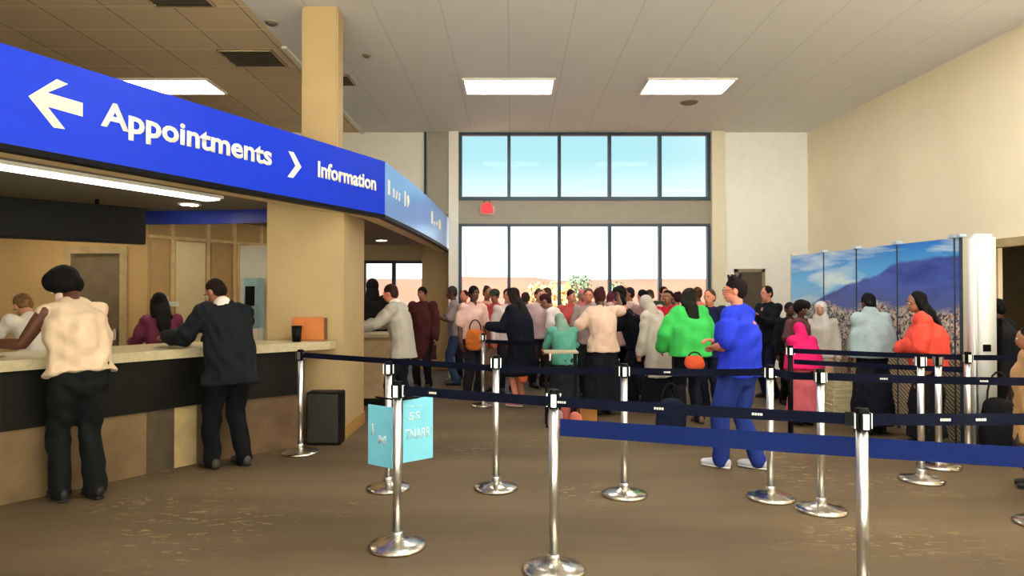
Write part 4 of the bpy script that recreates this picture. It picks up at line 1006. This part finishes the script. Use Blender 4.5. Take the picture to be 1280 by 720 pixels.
crowd(862, 8.0, 'woman in bright green sweater with long dark hair', deg=10, H=1.63, fat=1.22, fem=True, lean=.1, hy=-1.0, skin_c=SK_P, hair=('long', (40, 42, 36)), top=('puffy', (70, 208, 98)), bottom=('pants', (20, 24, 34)), shoes=(110, 80, 70), la=((-.6, .1, -1), (.1, .6, -.8)), ra=((.55, .15, -1), (-.1, .8, -.5)), stance=.13)
crowd(889, 8.9, 'person in navy jacket between the green sweater and the man in blue', deg=140, H=1.62, fat=1.15, skin_c=SK_P, hair=('short', (84, 64, 44)), top=('jacket', (24, 32, 66)), bottom=('pants', (26, 34, 50)))
p3, i3 = person('man in bright blue tee, blue trousers and white sneakers', 2.02, 5.92, 50, H=1.69, lean=.03, fat=1.34, hp=.05, hy=.35, skin_c=SK_P, hair=('spiky', (36, 22, 26)), top=('tee', (42, 62, 214)), bottom=('pants', (38, 58, 138)), shoes=(206, 212, 222), near=True,
    la=((-.3, .05, -1), (.75, .75, -.1)), ra=((.2, .3, -1), (-.8, .6, .1)), stance=.09, step=.28, extra='glasses')
crowd(962, 10.0, 'man in black standing alone by the back door', deg=115, H=1.68, skin_c=SK_P, hair=('short', (40, 28, 26)), top=('long', (20, 22, 30)), bottom=('pants', (24, 28, 48)), la=((0, .5, -.9), (.2, .7, .5)), ra=((0, .5, -.9), (-.2, .7, .5)))
crowd(985, 9.4, 'short person in black between the man in black and the pink hood', deg=185, H=1.44, skin_c=SK_D, hair=('short', (50, 38, 36)), top=('long', (24, 22, 26)), bottom=('pants', (22, 22, 26)))
crowd(1004, 7.9, 'person in a hot pink hooded top with pale pink skirt', deg=12, H=1.22, fat=1.25, lean=.12, hp=.35, skin_c=SK_D, hair=('hood', (232, 34, 110)), top=('shawl', (232, 36, 112)), bottom=('long_skirt', (214, 104, 112)))
crowd(999, 8.75, 'person with dark curly hair directly behind the pink hood', deg=190, H=1.46, skin_c=SK_D, hair=('afro', (34, 26, 28)), top=('tee', (96, 60, 62)))
crowd(1026, 8.7, 'person with white hair scarf before the left part of the mural', deg=150, H=1.46, skin_c=SK_L, hair=('scarf', (214, 208, 206)), top=('long', (206, 198, 188)), bottom=('long_skirt', (190, 170, 140)))
crowd(1090, 7.4, 'person in a pale grey blue shawl before the mural centre', deg=12, H=1.56, fat=1.15, lean=.08, hp=.15, skin_c=SK_D, hair=('short', (26, 24, 26)), top=('shawl', (158, 176, 180)), bottom=('long_skirt', (22, 22, 34)))
p4, i4 = crowd(1157, 6.75, 'woman in orange red padded jacket with black hair', deg=58, H=1.58, fat=1.02, fem=True, lean=.1, hp=.2, hy=.3, skin_c=SK_M, hair=('long', BLACK), top=('puffy', (238, 82, 66)), bottom=('long_skirt', (18, 18, 24)), la=((-.35, .1, -1), (.75, .7, -.1)), ra=((.3, .1, -1), (-.8, .7, -.1)), near=True)
crowd(1293, 5.3, 'person in tan coat cut by the right edge of the picture', deg=60, H=1.28, fat=1.3, lean=.1, skin_c=SK_M, hair=('short', (30, 24, 22)), top=('coat', (186, 144, 98)), bottom=('pants', (60, 54, 50)))
crowd(1252, 7.0, 'person in black in front of the dark doorway', deg=30, H=1.50, fat=1.1, skin_c=SK_D, hair=('short', (16, 15, 16)), top=('jacket', (22, 22, 26)), bottom=('pants', (20, 20, 24)))
# --- farther heads near the glass
far = [(581, 12.1, 'in faded red tee near the glass, right of the grey shirt', (196, 96, 90), 'short', (60, 40, 36)), (608, 11.3, 'in peach top near the glass behind the dark cap', (224, 170, 150), 'bun', (70, 50, 40)),
       (658, 11.9, 'in pale blue top near the glass behind the red scarf', (150, 168, 196), 'short', (70, 60, 56)), (686, 11.9, 'in lilac top near the glass by the third window bar', (150, 140, 178), 'short', (80, 64, 50)),
       (729, 11.3, 'in pink headscarf near the glass under the shrub', (190, 170, 176), 'scarf', (212, 120, 128)), (748, 12.1, 'in white cap near the glass behind the peach tee', (200, 180, 176), 'cap', (206, 210, 208)),
       (766, 11.4, 'in burgundy hood near the glass by the fourth bar', (96, 54, 74), 'hood', (104, 44, 60)), (790, 11.9, 'in white top near the glass, between two window bars', (222, 206, 200), 'short', (48, 42, 44)),
       (812, 11.2, 'in cream top near the glass, left of the last bar', (210, 186, 170), 'short', (58, 44, 40)), (828, 12.1, 'in dark green near the glass at the last bar', (60, 74, 62), 'short', (36, 34, 34)),
       (848, 11.3, 'in pink tee near the glass behind the green sweater', (222, 112, 124), 'bun', (60, 36, 36)), (875, 11.5, 'in coral top near the glass, right of the green sweater', (222, 128, 110), 'short', (96, 66, 48))]
for i, (x, Y, lab, c, hk, hc_) in enumerate(far):
    crowd(x, Y, 'person ' + lab, deg=(170, 200, 20, 90)[i % 4], H=(1.64, 1.7, 1.6, 1.68)[i % 4], skin_c=(SK_P, SK_M, SK_D)[i % 3], hair=(hk, hc_), top=(('tee', 'long')[i % 2], c), bottom=('pants', ((40, 40, 52), (70, 60, 60))[i % 2]), hp=.05 * (i % 3))

# ------------------------------------------------------------------ bags, boxes and other things in the crowd
def at(x, Y): return (x - 640) * Y / F
bg_ = thing('carrier_box', 'brown cardboard box on the floor in the queue', 'box', (at(731, 8.0), 8.0, 0), .2)
obj('box_body', bx(-.12, .12, -.1, .1, 0, .26, bev=.004), mat('brown cardboard', (166, 110, 44), .8), bg_)
obj('flap', bx(-.12, .12, -.16, -.1, .25, .256), mat('brown cardboard', (166, 110, 44), .8), bg_); obj('tape', bx(-.025, .025, -.101, .101, .2605, .262), mat('pale tape', (214, 160, 120), .5), bg_)
def softbag(x, Y, z, w, d, h, c, lab, cat='bag', handle=True, hc_=(40, 30, 30)):
    t = thing('shoulder_bag' if cat == 'bag' else 'backpack', lab, cat, (at(x, Y), Y, z), random.uniform(-.3, .3))
    g = Geo().loft([(0, 0, h * .12), (0, 0, h * .4), (0, 0, h * .8)], [w * .48, w * .5, w * .42], [d * .48, d * .5, d * .36]); obj('bag_body', solidify_geo(g, .012, 2, .008, int(x)), cloth(c), t)
    if handle:
        g = Geo().tube([(w * .3 * math.cos(a_), 0, h * .85 + h * .45 * math.sin(a_)) for a_ in np.linspace(0, math.pi, 10)], [.009] * 10, 8); obj('handle', g.mesh('handle'), cloth(hc_), t, True)
    return t
softbag(707, 8.1, 0, .15, .12, .2, (222, 120, 110), 'small salmon pink bag on the floor left of the brown box')
softbag(838, 7.1, 0, .36, .24, .46, (20, 26, 50), 'navy backpack on the floor in front of the green sweater woman', 'backpack')
softbag(594, 9.72, .74, .3, .14, .34, (214, 118, 52), 'orange satchel hanging at the side of the pale pink shirt')
softbag(868, 7.68, .70, .26, .14, .14, (222, 92, 56), 'orange red pouch held by the green sweater woman')
softbag(654, 9.12, .36, .14, .1, .16, (224, 112, 60), 'orange sock of the black coat woman, shaped as a small bag')  # stands for the woman's orange sock, built with the bag shape
softbag(694, 7.75, .0, .2, .12, .22, (176, 142, 140), 'grey pink bag below the teal top')
softbag(719, 7.6, .0, .15, .1, .22, (222, 126, 112), 'salmon bag beside the grey pink bag')
softbag(1247, 6.35, 0, .34, .22, .62, (20, 20, 24), 'large black bag standing on the floor before the doorway', 'bag')
tb = thing('low_table', 'small beige folding tray table below the teal top', 'table', (at(700, 7.95), 7.85, 0))
obj('tabletop', bx(-.2, .2, -.14, .14, .86, .885, bev=.006), mat('beige board', (186, 172, 140), .6), tb)
for sx_ in (-1, 1):
    for sy_ in (-1, 1): obj('leg', bx(sx_ * .17 - .01, sx_ * .17 + .01, sy_ * .11 - .01, sy_ * .11 + .01, 0, .86), m_black, tb)
def basket(x, Y, z, w, d, h, c, lab):
    t = thing('wicker_basket', lab, 'basket', (at(x, Y), Y, z)); mb = mat('cane %s' % (c,), c, .8, var=.08, scale=20)
    bm = bmesh.new()
    for k_ in range(int(w / .035) + 1):
        xx = -w / 2 + k_ * .035
        for yy in (-d / 2, d / 2): box(bm, xx - .008, xx + .008, yy - .004, yy + .004, 0, h)
    for k_ in range(int(d / .035) + 1):
        yy = -d / 2 + k_ * .035
        for xx in (-w / 2, w / 2): box(bm, xx - .004, xx + .004, yy - .008, yy + .008, 0, h)
    obj('uprights', bm, mb, t); bm = bmesh.new()
    for k_ in range(int(h / .032)):
        zz = .016 + k_ * .032; o_ = .004 if k_ % 2 else -.004
        for yy in (-d / 2 + o_, d / 2 - o_): box(bm, -w / 2, w / 2, yy - .006, yy + .006, zz - .011, zz + .011)
        for xx in (-w / 2 + o_, w / 2 - o_): box(bm, xx - .006, xx + .006, -d / 2, d / 2, zz - .011, zz + .011)
    obj('weave', bm, mb, t); obj('base', bx(-w / 2, w / 2, -d / 2, d / 2, 0, .012), mb, t)
    bm = bmesh.new(); box(bm, -w / 2 - .01, w / 2 + .01, -d / 2 - .012, -d / 2 + .012, h, h + .025); box(bm, -w / 2 - .01, w / 2 + .01, d / 2 - .012, d / 2 + .012, h, h + .025); box(bm, -w / 2 - .012, -w / 2 + .012, -d / 2, d / 2, h, h + .025); box(bm, w / 2 - .012, w / 2 + .012, -d / 2, d / 2, h, h + .025)
    obj('rim', bm, mb, t)
basket(1051, 8.1, 0, .3, .25, .5, (226, 214, 170), 'cream woven basket standing left of the grey blue shawl')
# blue white striped folded cloth on the arm of the woman in orange
fc = thing('folded_cloth', 'blue and white striped cloth over the arm of the orange jacket woman', 'cloth', (at(1160, 6.6), 6.62, .78))
for k_ in range(5):
    g = Geo().loft([(-.12, 0, k_ * .042 + .02), (.0, .0, k_ * .042 + .024), (.12, 0, k_ * .042 + .02)], [.03] * 3, [.02] * 3, (0, 1, 0)); obj('fold', solidify_geo(g, .009, 1, .003, k_), cloth(((214, 226, 240), (54, 132, 222))[k_ % 2]), fc)
# round pale floor bench beyond the pillar
fb = thing('side_counter', 'pale counter cabinet beyond the tan pillar under the reaching arm', 'counter', (0, 0, 0))
obj('cabinet_body', bx(-2.6, -1.62, 9.3, 9.9, 0, .95, bev=.01), mat('pale taupe laminate', (196, 170, 132), .6), fb)
obj('worktop', bx(-2.65, -1.55, 9.24, 9.95, .95, 1.0, bev=.006), m_top, fb)
obj('kick_board', bx(-2.55, -1.66, 9.28, 9.3, 0, .1), m_dark, fb)

# ------------------------------------------------------------------ outside
m_sand = mat('pink desert soil', (98, 60, 46), .95, var=.05, scale=.08)
gr = struct('ground_outside', prism([(-300, LY + .2), (300, LY + .2), (300, 320), (-300, 320)], -.25, -.15), m_sand)
struct('plaza_bounce', bx(-60, 60, -70, -4.35, -.2, -.05), mat('pale bounce paving', (214, 200, 176), .9, var=.03, scale=.5))  # unseen paving added to bounce sunlight in through the rear glazing
bm = bmesh.new(); rows = []
for i in range(81):
    x = -300 + i * 7.5; h_ = 4.9 + 1.1 * math.sin(i * .31) * math.sin(i * .13 + 1) + (1.1 if -30 < x < 14 else 0)
    rows.append([bm.verts.new((x, 200 + 4 * math.sin(i * .5), -.2)), bm.verts.new((x, 206 + 3 * math.sin(i * .7), EYE + h_ * .6)), bm.verts.new((x, 214, EYE + h_)), bm.verts.new((x, 260, EYE + h_ * .9)), bm.verts.new((x, 300, -.2))])
for a_, b_ in zip(rows, rows[1:]):
    for k_ in range(4): bm.faces.new((a_[k_], b_[k_], b_[k_ + 1], a_[k_ + 1]))
hl = obj('desert_ridge', bm, mat('rust desert rock', (94, 54, 40), .95, var=.08, scale=.06), None, True); tag(hl, 'long low pink desert ridge on the horizon outside', 'hill'); hl['kind'] = 'structure'
m_leaf = mat('dusty green leaves', (84, 104, 74), .8, var=.25, scale=3); m_leaf2 = mat('yellow brown leaves', (178, 140, 84), .8, var=.25, scale=3); m_bark = mat('grey bark', (96, 80, 64), .9)
def shrub(x, ytop, Y, w, lab, m, n=500, name='desert_tree'):
    zt = EYE + (370 - ytop) * Y / F; X_ = at(x, Y); t = thing(name, lab, 'tree', (X_, Y, -.15), 0, 'desert shrubs outside the windows'); Ht = zt + .15
    rg = np.random.default_rng(int(x)); g = Geo()
    g.tube([(0, 0, 0), (.05, 0, Ht * .35), (0, .05, Ht * .6)], [.09, .07, .04], 8)
    for k_ in range(6):
        a_ = k_ * 1.05; g.tube([(0, 0, Ht * (.2 + .05 * k_)), (math.cos(a_) * w * .25, math.sin(a_) * w * .25, Ht * (.45 + .06 * k_))], [.04, .015], 6)
    obj('trunk', g.mesh('trunk'), m_bark, t, True); bm = bmesh.new()
    for k_ in range(n):
        u = rg.normal(size=3); u /= np.linalg.norm(u); r_ = rg.uniform(.55, 1) ; lump = 1 + .25 * math.sin(u[0] * 5 + x) * math.cos(u[2] * 6)
        c = Vector((u[0] * w * .5 * r_ * lump, u[1] * w * .5 * r_ * lump, Ht * .6 + u[2] * Ht * .4 * r_)); a_ = Vector(rg.normal(size=3)).normalized() * .11; b_ = a_.cross(Vector(rg.normal(size=3))).normalized() * .05
        v = [bm.verts.new(c - a_), bm.verts.new(c + b_), bm.verts.new(c + a_), bm.verts.new(c - b_)]; bm.faces.new(v)
    obj('foliage', bm, m, t)
shrub(723, 338, 40, 1.6, 'upright green shrub tree outside behind the third lower pane', m_leaf, 900)
shrub(690, 350, 34, 1.8, 'yellow brown bush outside just left of the upright tree', m_leaf2)
shrub(672, 351, 36, 1.5, 'small yellowish bush outside before the second window bar', m_leaf2)
shrub(706, 352, 32, 1.2, 'orange brown low bush outside below the upright tree', m_leaf2)
shrub(772, 351, 38, 1.6, 'sparse green bush outside right of the third window bar', m_leaf)
